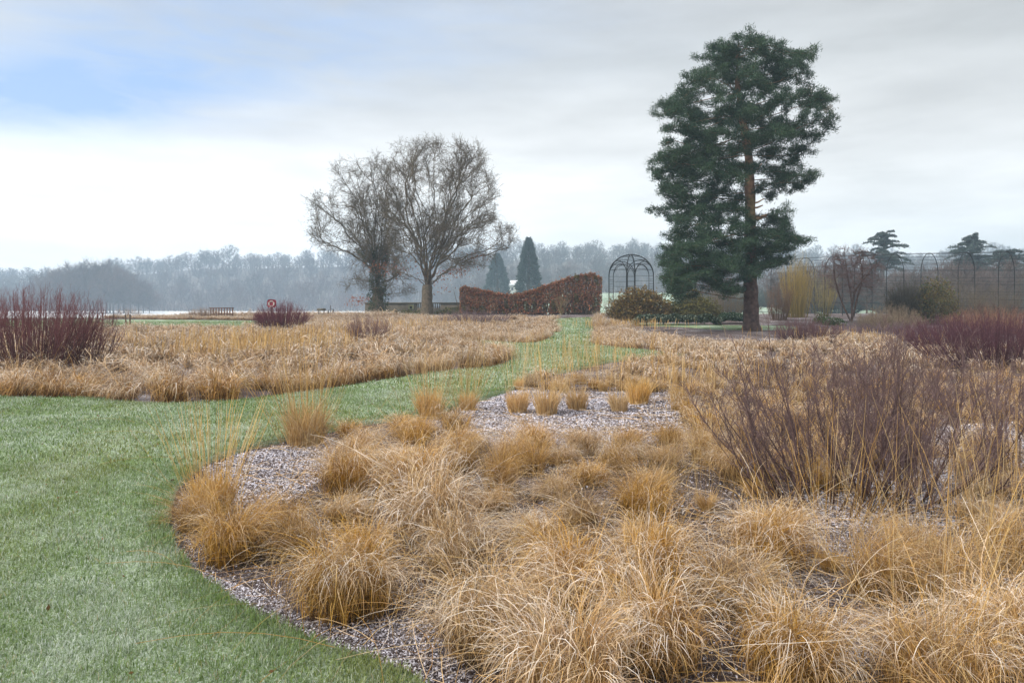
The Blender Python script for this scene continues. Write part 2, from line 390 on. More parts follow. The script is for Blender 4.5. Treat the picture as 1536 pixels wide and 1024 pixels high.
# ------------------------------------------------------------------ bed outlines
FRONT_BED = np.concatenate([e_front, near_edge[:-1], np.array([(6, -4), (30, 5), (34, 22), (24, 27)]), edge([(1300, 520), (1150, 524), (1060, 530)])])
LEFT_BED = np.concatenate([np.array([(-40, 13.2), (-12, 12.5)]), e_left, edge([(660, 505), (640, 495), (600, 488), (540, 486), (480, 489), (370, 493), (250, 494), (150, 496)]), np.array([(-40, 33)])])
MID_BED = np.concatenate([e_mid, edge([(835, 478), (760, 478), (700, 477), (620, 479), (590, 482), (620, 492), (650, 502)])])
RIGHT_BED = np.concatenate([e_right, edge([(1030, 531), (1100, 528), (1300, 518), (1330, 512), (1240, 503), (1130, 503), (1000, 497), (930, 487), (905, 480)])])
def px_poly(p): return ground_poly(p)
PINE_SOIL = ground_poly([(955, 486), (1010, 488), (1080, 493), (1180, 494), (1230, 505), (1215, 516), (1150, 519), (1060, 516), (985, 507), (940, 497)])
OPEN_MULCH = [px_poly(p) for p in (
    [(300, 700), (360, 678), (430, 664), (500, 655), (505, 680), (480, 720), (440, 745), (380, 770), (330, 740)],
    [(690, 612), (770, 584), (1010, 588), (1030, 655), (900, 672), (760, 668), (690, 655)],
    [(250, 800), (300, 850), (430, 900), (460, 930), (560, 920), (640, 925), (690, 990), (720, 1030), (560, 1030), (420, 960), (330, 910), (255, 850)],
    [(1190, 745), (1300, 700), (1430, 695), (1450, 780), (1380, 830), (1230, 830)],
    [(1380, 640), (1530, 630), (1540, 700), (1400, 700)],
    [(1220, 925), (1330, 915), (1340, 985), (1240, 985)])]

# ------------------------------------------------------------------ grasses
STRAW = [rgb(.58, .345, .090), rgb(.50, .28, .066), rgb(.38, .20, .050), rgb(.60, .40, .14), rgb(.25, .132, .043), rgb(.54, .30, .070), rgb(.44, .29, .13)]
FROST = rgb(.86, .81, .76)
def blade_set(rng, n, m, locks, th, droop, L, rbase, w, frost, tint=1.0, palette=STRAW, comb=0.0, comb_az=0.0, pw=1.25):
    """arching grass blades from one root: locks of blades lean, arch and fall together"""
    la = rng.uniform(0, 6.283, locks); lt = rng.uniform(*th, locks); ld = rng.uniform(*droop, locks); ll = rng.uniform(*L, locks); lc = rng.integers(0, len(palette), locks)
    k = rng.integers(0, locks, n)
    az = la[k] + rng.normal(0, .30, n); t0 = np.abs(lt[k] + rng.normal(0, .12, n)); dr = ld[k] * rng.uniform(.7, 1.25, n); ln = ll[k] * rng.uniform(.6, 1.15, n)
    s = np.linspace(0, 1, m)
    theta = t0[:, None] + dr[:, None] * s[None] ** pw
    theta = np.minimum(theta, 3.0)
    azs = az[:, None] + rng.normal(0, .5, n)[:, None] * s[None] ** 2
    st = (ln / (m - 1))[:, None]
    dx, dy, dz = np.sin(theta) * np.cos(azs) * st, np.sin(theta) * np.sin(azs) * st, np.cos(theta) * st
    if comb:
        dx += comb * math.cos(comb_az) * st * s[None]; dy += comb * math.sin(comb_az) * st * s[None]
    rb = rbase * np.sqrt(rng.random(n)); ba = la[k] + rng.normal(0, .9, n)
    P = np.stack([np.cumsum(dx, 1) - dx[:, :1], np.cumsum(dy, 1) - dy[:, :1], np.cumsum(dz, 1) - dz[:, :1]], -1)
    P[..., 0] += (rb * np.cos(ba))[:, None]; P[..., 1] += (rb * np.sin(ba))[:, None]
    P[..., 2] = np.maximum(P[..., 2], -.01 + .03 * rng.random((n, 1)))
    sa = az + math.pi / 2 + rng.normal(0, .8, n)
    side = norm(np.stack([np.cos(sa), np.sin(sa), rng.normal(0, .35, n)], 1))
    W = (w * rng.uniform(.6, 1.3, n))[:, None] * (1 - .75 * s[None] ** 2.5)
    pal = np.array(palette)
    c = pal[np.where(rng.random(n) < .55, lc[k], rng.integers(0, len(pal), n))] * rng.uniform(.75, 1.2, (n, 1)) * tint
    horiz = np.sin(np.clip(theta, 0, 3.14)) ** 2
    fz = np.clip((frost * rng.uniform(0, 2.0, n))[:, None] * horiz * (.25 + s[None]) + rng.normal(0, .06, (n, m)), 0, .9)[..., None]
    C = c[:, None] * (1 - fz) + FROST * fz
    return ribbons(P, W, side, C)
THATCH_SHADE = [rgb(.20, .115, .05), rgb(.14, .08, .038), rgb(.26, .155, .065), rgb(.10, .06, .03)]  # browns of old inner thatch, kept dark to paint shade into the tussock hollows
def mop(rng, n, m, h, rbase, w, frost, tint, palette, L=(.44, .74), t0=.26, droop=(2.1, 3.9), pw=(1.8, 3.6), locks=60, comb=(0, 0), stiff=0.0):
    """a mop-headed tuft: stems stand up from a broad root, then curl over in every direction"""
    la, lr = rng.uniform(0, 6.283, locks), rbase * np.sqrt(rng.random(locks))
    lc = rng.integers(0, len(palette), locks); ll = rng.uniform(*L, locks) * h; lo = rng.normal(0, 1.5, locks); lp = rng.uniform(*pw, locks); lf = rng.uniform(0, 1.9, locks)
    k = rng.integers(0, locks, n)
    bx = lr[k] * np.cos(la[k]) + rng.normal(0, .022, n); by = lr[k] * np.sin(la[k]) + rng.normal(0, .022, n)
    az = np.arctan2(by, bx) + lo[k] + rng.normal(0, .38, n); rr = np.hypot(bx, by) / rbase
    th0 = np.abs(t0 * rr * rng.uniform(.2, 1.2, n) + rng.normal(0, .09, n)); dr = rng.uniform(*droop, n) * (1 - stiff * rng.random(n)); ln = ll[k] * rng.uniform(.65, 1.2, n)
    s = np.linspace(0, 1, m); theta = np.minimum(th0[:, None] + dr[:, None] * s[None] ** (lp[k] * rng.uniform(.8, 1.2, n))[:, None], 3.5)
    azs = az[:, None] + (rng.normal(0, 1.0, n))[:, None] * s[None] ** 2.5
    st = (ln / (m - 1))[:, None]; lean = s[None] * st
    dx = np.sin(theta) * np.cos(azs) * st + comb[0] * lean; dy = np.sin(theta) * np.sin(azs) * st + comb[1] * lean; dz = np.cos(theta) * st
    P = np.stack([np.cumsum(dx, 1) - dx[:, :1] + bx[:, None], np.cumsum(dy, 1) - dy[:, :1] + by[:, None], np.cumsum(dz, 1) - dz[:, :1]], -1)
    P[..., 2] = np.maximum(P[..., 2], .0 + .03 * rng.random((n, 1)))
    sa = az + math.pi / 2 + rng.normal(0, .9, n); side = norm(np.stack([np.cos(sa), np.sin(sa), rng.normal(0, .35, n)], 1))
    W = (w * rng.uniform(.55, 1.3, n))[:, None] * (1 - .7 * s[None] ** 3)
    pal = np.array(palette); c = pal[np.where(rng.random(n) < .6, lc[k], rng.integers(0, len(pal), n))] * rng.uniform(.7, 1.2, (n, 1)) * tint
    top = np.sin(np.clip(theta, 0, 3.14)) ** 2 * ss(.12, .36, P[..., 2] / h)
    fz = np.clip((frost * lf[k] * rng.uniform(.3, 1.5, n))[:, None] * top * (.1 + 1.1 * s[None]) + rng.normal(0, .04, (n, m)), 0, .9)[..., None]
    return ribbons(P, W, side, c[:, None] * (1 - fz) + FROST * fz)
def tussock(seed, det, h=1.0, up=0.0, frost=.45, tint=1.0, palette=STRAW):
    rng = np.random.default_rng(seed); mb = MB()
    n, m, w = {2: (1700, 11, .0017), 1: (480, 6, .0036), 0: (170, 5, .008)}[det]
    ca, cb = rng.uniform(0, 6.283), rng.uniform(0, .45); comb = (cb * math.cos(ca), cb * math.sin(ca))
    mb.add(*mop(rng, int(n * .70), m, h, .21, w, frost, tint, palette, comb=comb, stiff=up))
    mb.add(*mop(rng, int(n * .30), max(m - 3, 4), h, .21, w * 1.5, 0, .8, THATCH_SHADE, L=(.14, .36), t0=.8, droop=(.4, 2.2)))
    if det: mb.add(*mop(rng, int(n * .06), m, h, .16, w * .9, frost * .7, tint, palette, L=(.75, 1.15), t0=.9, droop=(.5, 1.7), pw=(1, 1.8), comb=comb))
    return mb
GOLD = [rgb(.62, .39, .13), rgb(.57, .35, .12), rgb(.64, .43, .18), rgb(.48, .29, .10), rgb(.66, .49, .26)]
PINKY = [rgb(.50, .305, .125), rgb(.44, .25, .095), rgb(.34, .20, .09), rgb(.52, .37, .21), rgb(.26, .145, .065), rgb(.46, .27, .095)]
def stalk_set(rng, n, L, lean, rbase, w, palette=GOLD, m=5, az0=None, spread=3.14, head=0.0):
    az = rng.uniform(0, 6.283, n) if az0 is None else az0 + rng.uniform(-spread, spread, n)
    t0 = np.abs(rng.normal(0, lean, n)); ln = rng.uniform(*L, n); s = np.linspace(0, 1, m)
    th = t0[:, None] + (rng.normal(.12, .16, n))[:, None] * s[None] ** 2
    st = (ln / (m - 1))[:, None]
    P = np.stack([np.cumsum(np.sin(th) * np.cos(az)[:, None] * st, 1), np.cumsum(np.sin(th) * np.sin(az)[:, None] * st, 1), np.cumsum(np.cos(th) * st, 1)], -1)
    P[..., 2] -= P[:, :1, 2]
    rb = rbase * np.sqrt(rng.random(n)); P[..., 0] += (rb * np.cos(az))[:, None]; P[..., 1] += (rb * np.sin(az))[:, None]
    sa = rng.uniform(0, 6.283, n); side = np.stack([np.cos(sa) * .9, np.sin(sa) * .4, np.zeros(n)], 1); side = norm(side)
    W = np.full((n, m), w) * rng.uniform(.7, 1.3, (n, 1)); W[:, -2:] *= (1 + head); W[:, -1] *= .4
    pal = np.array(palette); c = pal[rng.integers(0, len(pal), n)] * rng.uniform(.8, 1.2, (n, 1))
    return ribbons(P, W, side, np.repeat(c[:, None], m, 1))
def build(mb, name, mat=None): return mb.mesh(name, mat or M_STRAW)
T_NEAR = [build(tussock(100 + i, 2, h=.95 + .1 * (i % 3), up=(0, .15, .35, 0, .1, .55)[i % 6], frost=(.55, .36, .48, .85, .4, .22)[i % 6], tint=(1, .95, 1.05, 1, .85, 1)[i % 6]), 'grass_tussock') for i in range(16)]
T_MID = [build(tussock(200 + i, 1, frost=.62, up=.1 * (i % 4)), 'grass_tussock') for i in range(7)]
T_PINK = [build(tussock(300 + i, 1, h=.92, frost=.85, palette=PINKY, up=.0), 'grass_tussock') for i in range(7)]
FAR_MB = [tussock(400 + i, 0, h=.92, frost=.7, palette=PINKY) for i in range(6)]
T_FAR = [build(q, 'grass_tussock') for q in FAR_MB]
def upright(seed, n=420, w=.003):
    rng = np.random.default_rng(seed); mb = MB()
    mb.add(*blade_set(rng, n, 6, 20, (.02, .45), (.25, 1.2), (.26, .50), .11, w, .12, .95, GOLD))
    mb.add(*blade_set(rng, n // 3, 5, 20, (.2, .9), (.5, 1.6), (.2, .4), .12, w, .2, .85, STRAW))
    return mb
T_UP = [build(upright(500 + i), 'feather_grass') for i in range(5)]
STALK = [rgb(.56, .37, .15), rgb(.50, .32, .12), rgb(.60, .44, .22), rgb(.42, .26, .10), rgb(.62, .48, .28)]
def barrel(seed):
    r = np.random.default_rng(seed); mb = MB(); mb.add(*blade_set(r, 520, 6, 26, (.0, .22), (.1, .75), (.24, .40), .13, .0034, .08, 1.0, GOLD)); return mb
T_BAR = [build(barrel(560 + i), 'feather_grass') for i in range(4)]
def spray(seed, n, L, lean, rb, w, head=.5, pal=GOLD):
    mb = MB(); mb.add(*stalk_set(np.random.default_rng(seed), n, L, lean, rb, w, pal, head=head)); return mb
S_PATH = [build(spray(600 + i, 130, (.7, 1.25), .25, .16, .0013), 'stalk_spray') for i in range(4)]
S_NEAR = [build(spray(620 + i, 64, (.55, 1.15), .34, .18, .0007, pal=STALK), 'stalk_spray') for i in range(5)]
S_THIN = [build(spray(660 + i, 34, (.75, 1.25), .20, .11, .0012), 'stalk_spray') for i in range(3)]
S_FAR = [build(spray(640 + i, 60, (.8, 1.3), .14, .18, .0036), 'stalk_spray') for i in range(4)]

placed = []          # (x, y, radius) of every tussock set so far
def free(x, y, r): return all((x - a) ** 2 + (y - b) ** 2 > (r + c) ** 2 * .25 for a, b, c in placed)
rs = random.Random(5)
count = {'t': 0}
def put_tussock(x, y, label, group, variants, sc, squash=1.0):
    o = obj('grass_tussock', variants[rs.randrange(len(variants))], None, GZ(x, y)[:2] + (float(H(x, y)) - .03,), rs.uniform(0, 6.283), (sc * .88, sc * .88, sc * squash * 1.0)); o.rotation_euler = (rs.uniform(-.14, .14), rs.uniform(-.14, .14), rs.uniform(0, 6.283))
    tag(o, label, 'grass', group); placed.append((x, y, .56 * sc)); count['t'] += 1; return o
def put_feather(x, y, label, group, sc, stalks, ssc=1.0, lean=0.0):
    if stalks is S_NEAR: sc *= .6
    o = obj('feather_grass', (T_BAR if stalks in (S_THIN, S_PATH) else T_UP)[rs.randrange(4)], None, (x, y, float(H(x, y)) - .02), rs.uniform(0, 6.283), sc)
    tag(o, label, 'grass', group); placed.append((x, y, .4 * sc))
    s = obj('stalk_spray', stalks[rs.randrange(len(stalks))], o, None, rs.uniform(0, 6.283), ssc / sc)
    s.rotation_euler = (lean * .6, lean, 0)
    return o
# tussocks of the near bed that stand out: column, foot row, width in the photograph, which shape, label
HERO = [
    (295, 790, 70, 5, 'small upright straw tussock at the lawn edge, outermost of the bed curve'),
    (350, 832, 130, 1, 'broad brown tussock just inside the curved lawn edge, behind open mulch'),
    (418, 808, 100, 1, 'rounded tan tussock beside the broad brown one, open mulch patch behind it'),
    (520, 915, 190, 0, 'large rounded golden tussock standing alone in front of the frosted mulch strip'),
    (520, 742, 105, 2, 'shaggy tussock with dark hollows at the inner rim of the open mulch patch'),
    (452, 832, 90, 4, 'low straggly tussock between the broad brown tussock and the big golden mound'),
    (625, 742, 130, 0, 'wide combed tussock leaning right behind the arched frosted mound'),
    (648, 800, 170, 3, 'arched frosted tussock with pale stems drooping over a dark hollow'),
    (690, 850, 150, 0, 'flattened straw tussock whose long stems sweep right over the mulch'),
    (735, 975, 185, 2, 'tall shock-headed golden tussock above the mulch in the bottom middle'),
    (855, 905, 180, 0, 'round dome tussock with frosted cap behind the tall shock-headed one'),
    (985, 880, 170, 3, 'heavily frosted dome tussock in the middle of the near bed'),
    (850, 1045, 250, 0, 'wide frost-topped tussock cut by the bottom edge of the photo, centre'),
    (985, 985, 210, 3, 'tussock with curled white stems over a dark hollow, near bottom centre'),
    (1100, 910, 160, 0, 'tan tussock with stems combed to the right, left of the golden bun'),
    (1150, 838, 150, 3, 'frost-white tussock in front of the foot of the purple shrub'),
    (1312, 888, 125, 5, 'bright golden bun-shaped tussock in front of the purple shrub stems'),
    (1185, 1010, 210, 3, 'sprawling frosted tussock at the bottom, right of centre'),
    (1400, 1035, 220, 0, 'large golden tussock with upright straw stems at the bottom right'),
    (1510, 985, 200, 3, 'white-crested tussock at the right edge near the bottom'),
    (1420, 900, 150, 1, 'dense straw tussock right of the golden bun'),
    (1530, 850, 150, 0, 'straw tussock half out of view on the right, under leaning stems'),
]
for px, py, wpx, v, lab in HERO:
    x, y = G(px, py); sc = wpx / F * y / .66
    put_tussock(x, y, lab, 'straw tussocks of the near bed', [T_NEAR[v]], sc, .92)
# flower-stalk clumps that can be told apart
FEATHER = [
    (318, 765, .95, .80, 'tall sparse golden stalks rising at the bed curve by the lawn edge', S_PATH),
    (458, 664, 1.45, 1.1, 'golden grass clump with a fan of stalks at the lawn edge, largest by the path', S_PATH),
    (646, 624, 1.15, 1.0, 'square golden clump with upright stalks against the path, mid way along it', S_PATH),
    (702, 614, .8, .8, 'small narrow clump at the path beside the square golden clump', S_PATH),
    (776, 616, 1.0, 1.0, 'first of the golden clumps in the frosted mulch, nearest the path', S_THIN),
    (820, 619, 1.12, .9, 'rounded golden clump in the frosted mulch, second from the path', S_THIN),
    (866, 612, 1.0, .9, 'golden clump in the frosted mulch, third from the path', S_THIN),
    (929, 615, .85, 1.0, 'slim golden clump in the frosted mulch, left of the bushy end clump', S_THIN),
    (957, 604, 1.15, .5, 'bushy golden clump at the far end of the frosted mulch row', S_THIN),
    (778, 582, .6, 1.1, 'slender golden clump at the path corner behind the mulch row', S_THIN),
    (845, 588, .5, .9, 'golden clump behind the middle of the mulch row', S_THIN),
    (905, 585, .5, .9, 'golden clump with thin stalks seen against the green path', S_THIN),
    (1015, 600, .65, .8, 'golden clump right of the mulch row with spreading stalks', S_THIN),
    (1335, 880, .7, 1.05, 'straight golden stalks crossing in front of the purple shrub', S_NEAR),
    (1245, 850, .6, 1.0, 'leaning pale stalks left of the purple shrub foot', S_NEAR),
    (1440, 905, .7, 1.0, 'thicket of thin upright stalks right of the golden bun', S_NEAR),
    (1385, 1000, .8, 1.05, 'tallest golden stalks rising from the bottom right corner', S_NEAR),
    (1515, 920, .8, 1.1, 'golden stalks at the right edge, half out of view', S_NEAR),
    (1060, 760, .7, .8, 'thin upright stalks behind the frosted dome, left of the purple shrub', S_NEAR),
    (1130, 740, .7, .85, 'thin stalks brushing the left flank of the purple shrub', S_NEAR),
    (1000, 720, .7, .8, 'golden stalks in the middle of the near bed, short and dense', S_NEAR),
]
for px, py, sc, ssc, lab, st in FEATHER:
    x, y = G(px, py)
    put_feather(x, y, lab, 'golden stalk grasses', sc, st, ssc, rs.uniform(-.1, .1))
# the rest of the near bed
rng = np.random.default_rng(77)
cand = np.column_stack([rng.uniform(-8, 16, 9000), rng.uniform(2.3, 24, 9000)])
cand = cand[np.abs(cand[:, 0]) < .74 * cand[:, 1] + .4]
cand = cand[inside(cand, FRONT_BED)]
for q in OPEN_MULCH: cand = cand[~inside(cand, q)]
ed = np.min(np.linalg.norm(cand[:, None] - e_front[None], axis=2), 1); cand = cand[ed > .28]
cand = cand[np.argsort(cand[:, 1])]
nfront = 0
for x, y in cand:
    if y < 3.0: sc, V = rs.uniform(.7, .95), T_NEAR
    elif y < 8.5: sc, V = rs.uniform(.58, .92), T_NEAR
    else: sc, V = rs.uniform(.55, .85), T_MID
    gap = .76 if y < 9 else .80
    if not free(x, y, gap * 1.15 * sc + .02): continue
    if nfront >= 175: break
    if y < 4.3: lab = 'frosted straw tussock among the nearest ones, filling the gaps between the larger mounds'
    elif y < 7.5: lab = 'one of the crowded straw tussocks in the middle of the near bed'
    elif y < 12: lab = 'one of the smaller straw tussocks towards the back of the near bed'
    else: lab = 'one of the distant straw tussocks at the back of the near bed'
    g = lab.replace('one of the ', '')
    put_tussock(float(x), float(y), lab, g, V, sc, rs.uniform(.62, 1.08)); nfront += 1
# edge rows of the beds beyond the lawn, tussock by tussock
def row(poly, off, step, variants, lab, grp, sc, most, skip=lambda x, y: False):
    d = 0.0; last = poly[0]; k = 0
    for a, b in zip(poly[:-1], poly[1:]):
        seg = b - a; L = np.linalg.norm(seg)
        if L < 1e-6: continue
        nrm = np.array([-seg[1], seg[0]]) / L
        t = 0.0
        while t < L:
            if d <= 0:
                x, y = a + seg * t / L + nrm * off * rs.uniform(.8, 1.25)
                if not skip(x, y) and k < most and free(x, y, .35 * sc):
                    put_tussock(float(x), float(y), lab, grp, variants, sc * rs.uniform(.8, 1.2), rs.uniform(.75, 1.05)); k += 1
                d = step * rs.uniform(.8, 1.25)
            t += .05; d -= .05
out = lambda x, y: abs(x) > .74 * y + .5
row(e_left, .36, .62, T_PINK, 'brown frosted tussock in the edging row of the far left bed along the lawn', 'edging tussocks of the left bed', 1.22, 52, out)
row(e_mid, .35, .55, T_PINK, 'pale frosted tussock edging the bed left of the far path', 'edging tussocks of the bed left of the path', 1.0, 22, out)
row(e_right, .35, .55, T_PINK, 'pale frosted tussock edging the bed right of the far path, towards the pine', 'edging tussocks of the bed right of the path', 1.0, 22, out)
left_n = 300 - count['t'] - 2
cand = np.column_stack([rng.uniform(-13, 2, 5000), rng.uniform(12, 22, 5000)])
cand = cand[inside(cand, LEFT_BED) & (np.abs(cand[:, 0]) < .72 * cand[:, 1])]
cand = cand[np.argsort(cand[:, 1] + rng.uniform(0, .3, len(cand)))]
k = 0
for x, y in cand:
    if k >= left_n: break
    if not free(x, y, .85): continue
    put_tussock(float(x), float(y), 'one of the pinkish frosted tussocks inside the left bed behind its edging row', 'tussocks inside the left bed', T_PINK, rs.uniform(.85, 1.2), rs.uniform(.7, 1.0)); k += 1
# everything farther off, as one mass
mass = MB(); fstalk = MB()
def scatter(poly, n, gap, y0=0, y1=70, base=FAR_MB, sc=(.8, 1.15), tint=(0.9, 1.1)):
    lo, hi = poly.min(0), poly.max(0)
    c = np.column_stack([rng.uniform(lo[0], hi[0], n * 14), rng.uniform(lo[1], hi[1], n * 14)])
    c = c[~inside(c, PINE_SOIL)]
    for q in OPEN_MULCH: c = c[~inside(c, q)]
    c = c[inside(c, poly) & (c[:, 1] > y0) & (c[:, 1] < y1) & (np.abs(c[:, 0]) < .76 * c[:, 1] + 1)]
    got = []; cell = {}
    for a, b, r in placed: cell.setdefault((int(a // 1.2), int(b // 1.2)), []).append((a, b))
    for x, y in c:
        if len(got) >= n: break
        ci, cj = int(x // 1.2), int(y // 1.2)
        if any((x - a) ** 2 + (y - b) ** 2 < gap * gap for i in (-1, 0, 1) for j in (-1, 0, 1) for a, b in cell.get((ci + i, cj + j), ())): continue
        cell.setdefault((ci, cj), []).append((x, y)); got.append((x, y))
        q = base[rng.integers(len(base))]; V = np.concatenate(q.V); C = np.concatenate(q.C) * rng.uniform(*tint)
        a = rng.uniform(0, 6.283); s = rng.uniform(*sc); ca, sa = math.cos(a) * s, math.sin(a) * s
        W = np.stack([V[:, 0] * ca - V[:, 1] * sa + x, V[:, 0] * sa + V[:, 1] * ca + y, V[:, 2] * s * rng.uniform(.7, 1.0) + float(H(x, y)) - .03], 1)
        off = 0
        Fs = q.F
        mass.add(W, [f for f in Fs], C)
    return got
scatter(LEFT_BED, 460, .78, sc=(.95, 1.5))
scatter(MID_BED, 260, .58)
scatter(RIGHT_BED, 300, .58)
scatter(FRONT_BED, 160, .5, 9, 30, FAR_MB)
scatter(px_poly([(160, 474), (300, 473), (385, 474), (390, 480), (300, 479.5), (230, 479), (160, 477)]), 120, .55)
scatter(px_poly([(250, 473.2), (420, 472.8), (560, 474), (600, 477), (420, 478), (250, 476)]), 170, .42, sc=(1.2, 2.0))
scatter(px_poly([(400, 486), (640, 478), (600, 473.5), (470, 477)]), 160, .6)
tag(obj('tussock_grass', mass.mesh('tussock_grass', M_STRAW)), 'distant mass of frosted brown tussock grass filling the far beds', 'grass', kind='stuff')
# golden haze of stalks in the far left bed and along the path
def stalk_field(n, cx, cy, rx, ry, L, w, lean=.12, pal=GOLD):
    p = np.column_stack([rng.normal(cx, rx, n), rng.normal(cy, ry, n)])
    V, Fq, C = stalk_set(rng, n, L, lean, .05, w, pal, 4, head=.6)
    V = V.reshape(n, -1, 3); V[..., 0] += p[:, :1]; V[..., 1] += p[:, 1:]; V[..., 2] += H(p[:, 0], p[:, 1])[:, None]
    fstalk.add(V, Fq, C)
for px, py, n, rx, ry, L, w in ((300, 540, 200, 1.0, .8, (.45, .8), .0034), (380, 535, 300, 1.2, 1.0, (.45, .85), .0036), (440, 530, 260, 1.2, 1.2, (.45, .85), .0036), (330, 518, 260, 2.5, 1.6, (.4, .75), .0045),
                               (500, 508, 260, 2.2, 1.6, (.4, .75), .0045), (600, 494, 200, 2.5, 1.6, (.4, .7), .006), (860, 556, 110, 1.1, .7, (.6, 1.0), .0020), (935, 556, 80, .9, .6, (.6, 1.0), .0020),
                               (1080, 590, 160, 1.2, 1.0, (.5, .8), .0024), (1240, 512, 120, 1.5, .7, (.4, .7), .004), (1400, 520, 120, 2, 1, (.4, .7), .004), (940, 492, 200, 1.6, 1.0, (.35, .6), .006)):
    x, y = G(px, py); stalk_field(n, x, y, rx, ry, L, w)
tag(obj('stalk_grass', fstalk.mesh('stalk_grass', M_STRAW)), 'haze of thin golden flowering stalks over the far beds', 'grass', kind='stuff')

# mulch chips and fallen straw on the near bed
def litter():
    r = np.random.default_rng(31)
    mb = MB()
    for a, b, den, s in ((2.3, 5, 15000, .0048), (5, 9, 4200, .0085), (9, 16, 2200, .0135)):
        ext = .74 * b; n = int(2 * ext * (b - a) * den)
        p = np.column_stack([r.uniform(-ext, ext, n), r.uniform(a, b, n)]); p = p[inside(p, FRONT_BED) & (np.abs(p[:, 0]) < .74 * p[:, 1] + .2)]; k = np.zeros(len(p), bool)
        for q in OPEN_MULCH: k |= inside(p, q)
        p = p[k | (r.random(len(p)) < (.4 if b < 10 else .08))]; n = len(p)
        az = r.uniform(0, 6.283, n); tl = r.normal(0, .35, n); ln = s * r.uniform(.4, 1.5, n); wd = ln * r.uniform(.25, .7, n)
        z = H(p[:, 0], p[:, 1]) - .03 + r.uniform(.002, .03, n)
        u = np.stack([np.cos(az) * np.cos(tl), np.sin(az) * np.cos(tl), np.sin(tl)], 1) * ln[:, None]
        v = norm(np.stack([-np.sin(az), np.cos(az), r.normal(0, .4, n)], 1)) * wd[:, None]
        c = np.column_stack([p, z]); up = np.array([0, 0, .35]) * s * r.uniform(.3, 1, (n, 1))
        V = np.stack([c - u - v, c + u - v * .7, c + u * .9 + v, c - u * .8 + v, c + up], 1)
        i = np.arange(n)[:, None] * 5
        Ft = np.concatenate([i + np.array([[0, 1, 4]]), i + np.array([[1, 2, 4]]), i + np.array([[2, 3, 4]]), i + np.array([[3, 0, 4]])])
        fr = np.clip(vnoise(p, 1.3, 9) * .8 + .0 + r.normal(0, .5, n), 0, 1)[:, None, None]
        op = np.zeros(n, bool)
        for q in OPEN_MULCH: op |= inside(p, q)
        fr = np.where(op[:, None, None], np.clip(fr + .18, 0, 1), np.where((r.random(n) < .3)[:, None, None], fr, fr * .12))
        base = (rgb(.050, .035, .036) * r.uniform(.4, 1.7, (n, 1)))[:, None]
        C = base * (1 - fr * .8) + rgb(.70, .69, .79) * fr * .9
        mb.add(V, Ft, np.repeat(C, 5, 1))
    return mb
tag(obj('bark_mulch', litter().mesh('bark_mulch', M_CHIP)), 'dark bark mulch chips sprinkled with frost', 'mulch', kind='stuff')
def straw_litter():
    r = np.random.default_rng(41); mb = MB()
    for a, b, den, w in ((2.3, 5.5, 80, .0014), (5.5, 10, 40, .0018), (10, 18, 16, .003)):
        ext = .74 * b; n = int(2 * ext * (b - a) * den)
        p = np.column_stack([r.uniform(-ext, ext, n), r.uniform(a, b, n)]); p = p[inside(p, FRONT_BED) & (np.abs(p[:, 0]) < .74 * p[:, 1] + .2)]
        n = len(p); m = 5; s = np.linspace(-.5, .5, m); az = r.normal(.3, 1.2, n); ln = r.uniform(.12, .7, n)
        bend = r.normal(0, .6, n)
        an = az[:, None] + bend[:, None] * s[None]
        P = np.zeros((n, m, 3)); P[..., 0] = p[:, :1] + np.cos(an) * ln[:, None] * s[None]; P[..., 1] = p[:, 1:] + np.sin(an) * ln[:, None] * s[None]
        P[..., 2] = H(p[:, 0], p[:, 1])[:, None] + r.uniform(-.005, .05, (n, 1)) + .08 * ln[:, None] * (.25 - s[None] ** 2) * r.uniform(0, 2, (n, 1))
        side = np.stack([-np.sin(az), np.cos(az), r.normal(0, .4, n)], 1)
        c = np.array(STRAW)[r.integers(0, len(STRAW), n)] * r.uniform(.8, 1.2, (n, 1)); f = np.clip(r.normal(.2, .3, (n, 1)), 0, .85)
        c = c * (1 - f) + FROST * f
        mb.add(*ribbons(P, np.full((n, m), w), norm(side), np.repeat(c[:, None], m, 1)))
    # a few stems lying out over the lawn
    for px, py, L, az in ((300, 880, .9, 2.6), (420, 985, .9, 2.9), (250, 860, .5, 2.4), (210, 660, .9, 2.9), (240, 700, .7, 3.3), (350, 960, .5, 1.2), (180, 640, .8, 2.8)):
        x, y = G(px, py); s = np.linspace(0, 1, 6)
        P = np.stack([x + np.cos(az + .3 * s) * L * (s - .3), y + np.sin(az + .3 * s) * L * (s - .3), H(x, y) + .075 + .03 * np.sin(s * 3)], 1)[None]
        mb.add(*ribbons(P, np.full((1, 6), .0008), np.array([[0, .5, .8]]), np.broadcast_to(STRAW[2], (1, 6, 3))))
    return mb
tag(obj('straw_litter', straw_litter().mesh('straw_litter', M_STRAW)), 'fallen straw stems lying across the mulch and lawn edge', 'straw', kind='stuff')

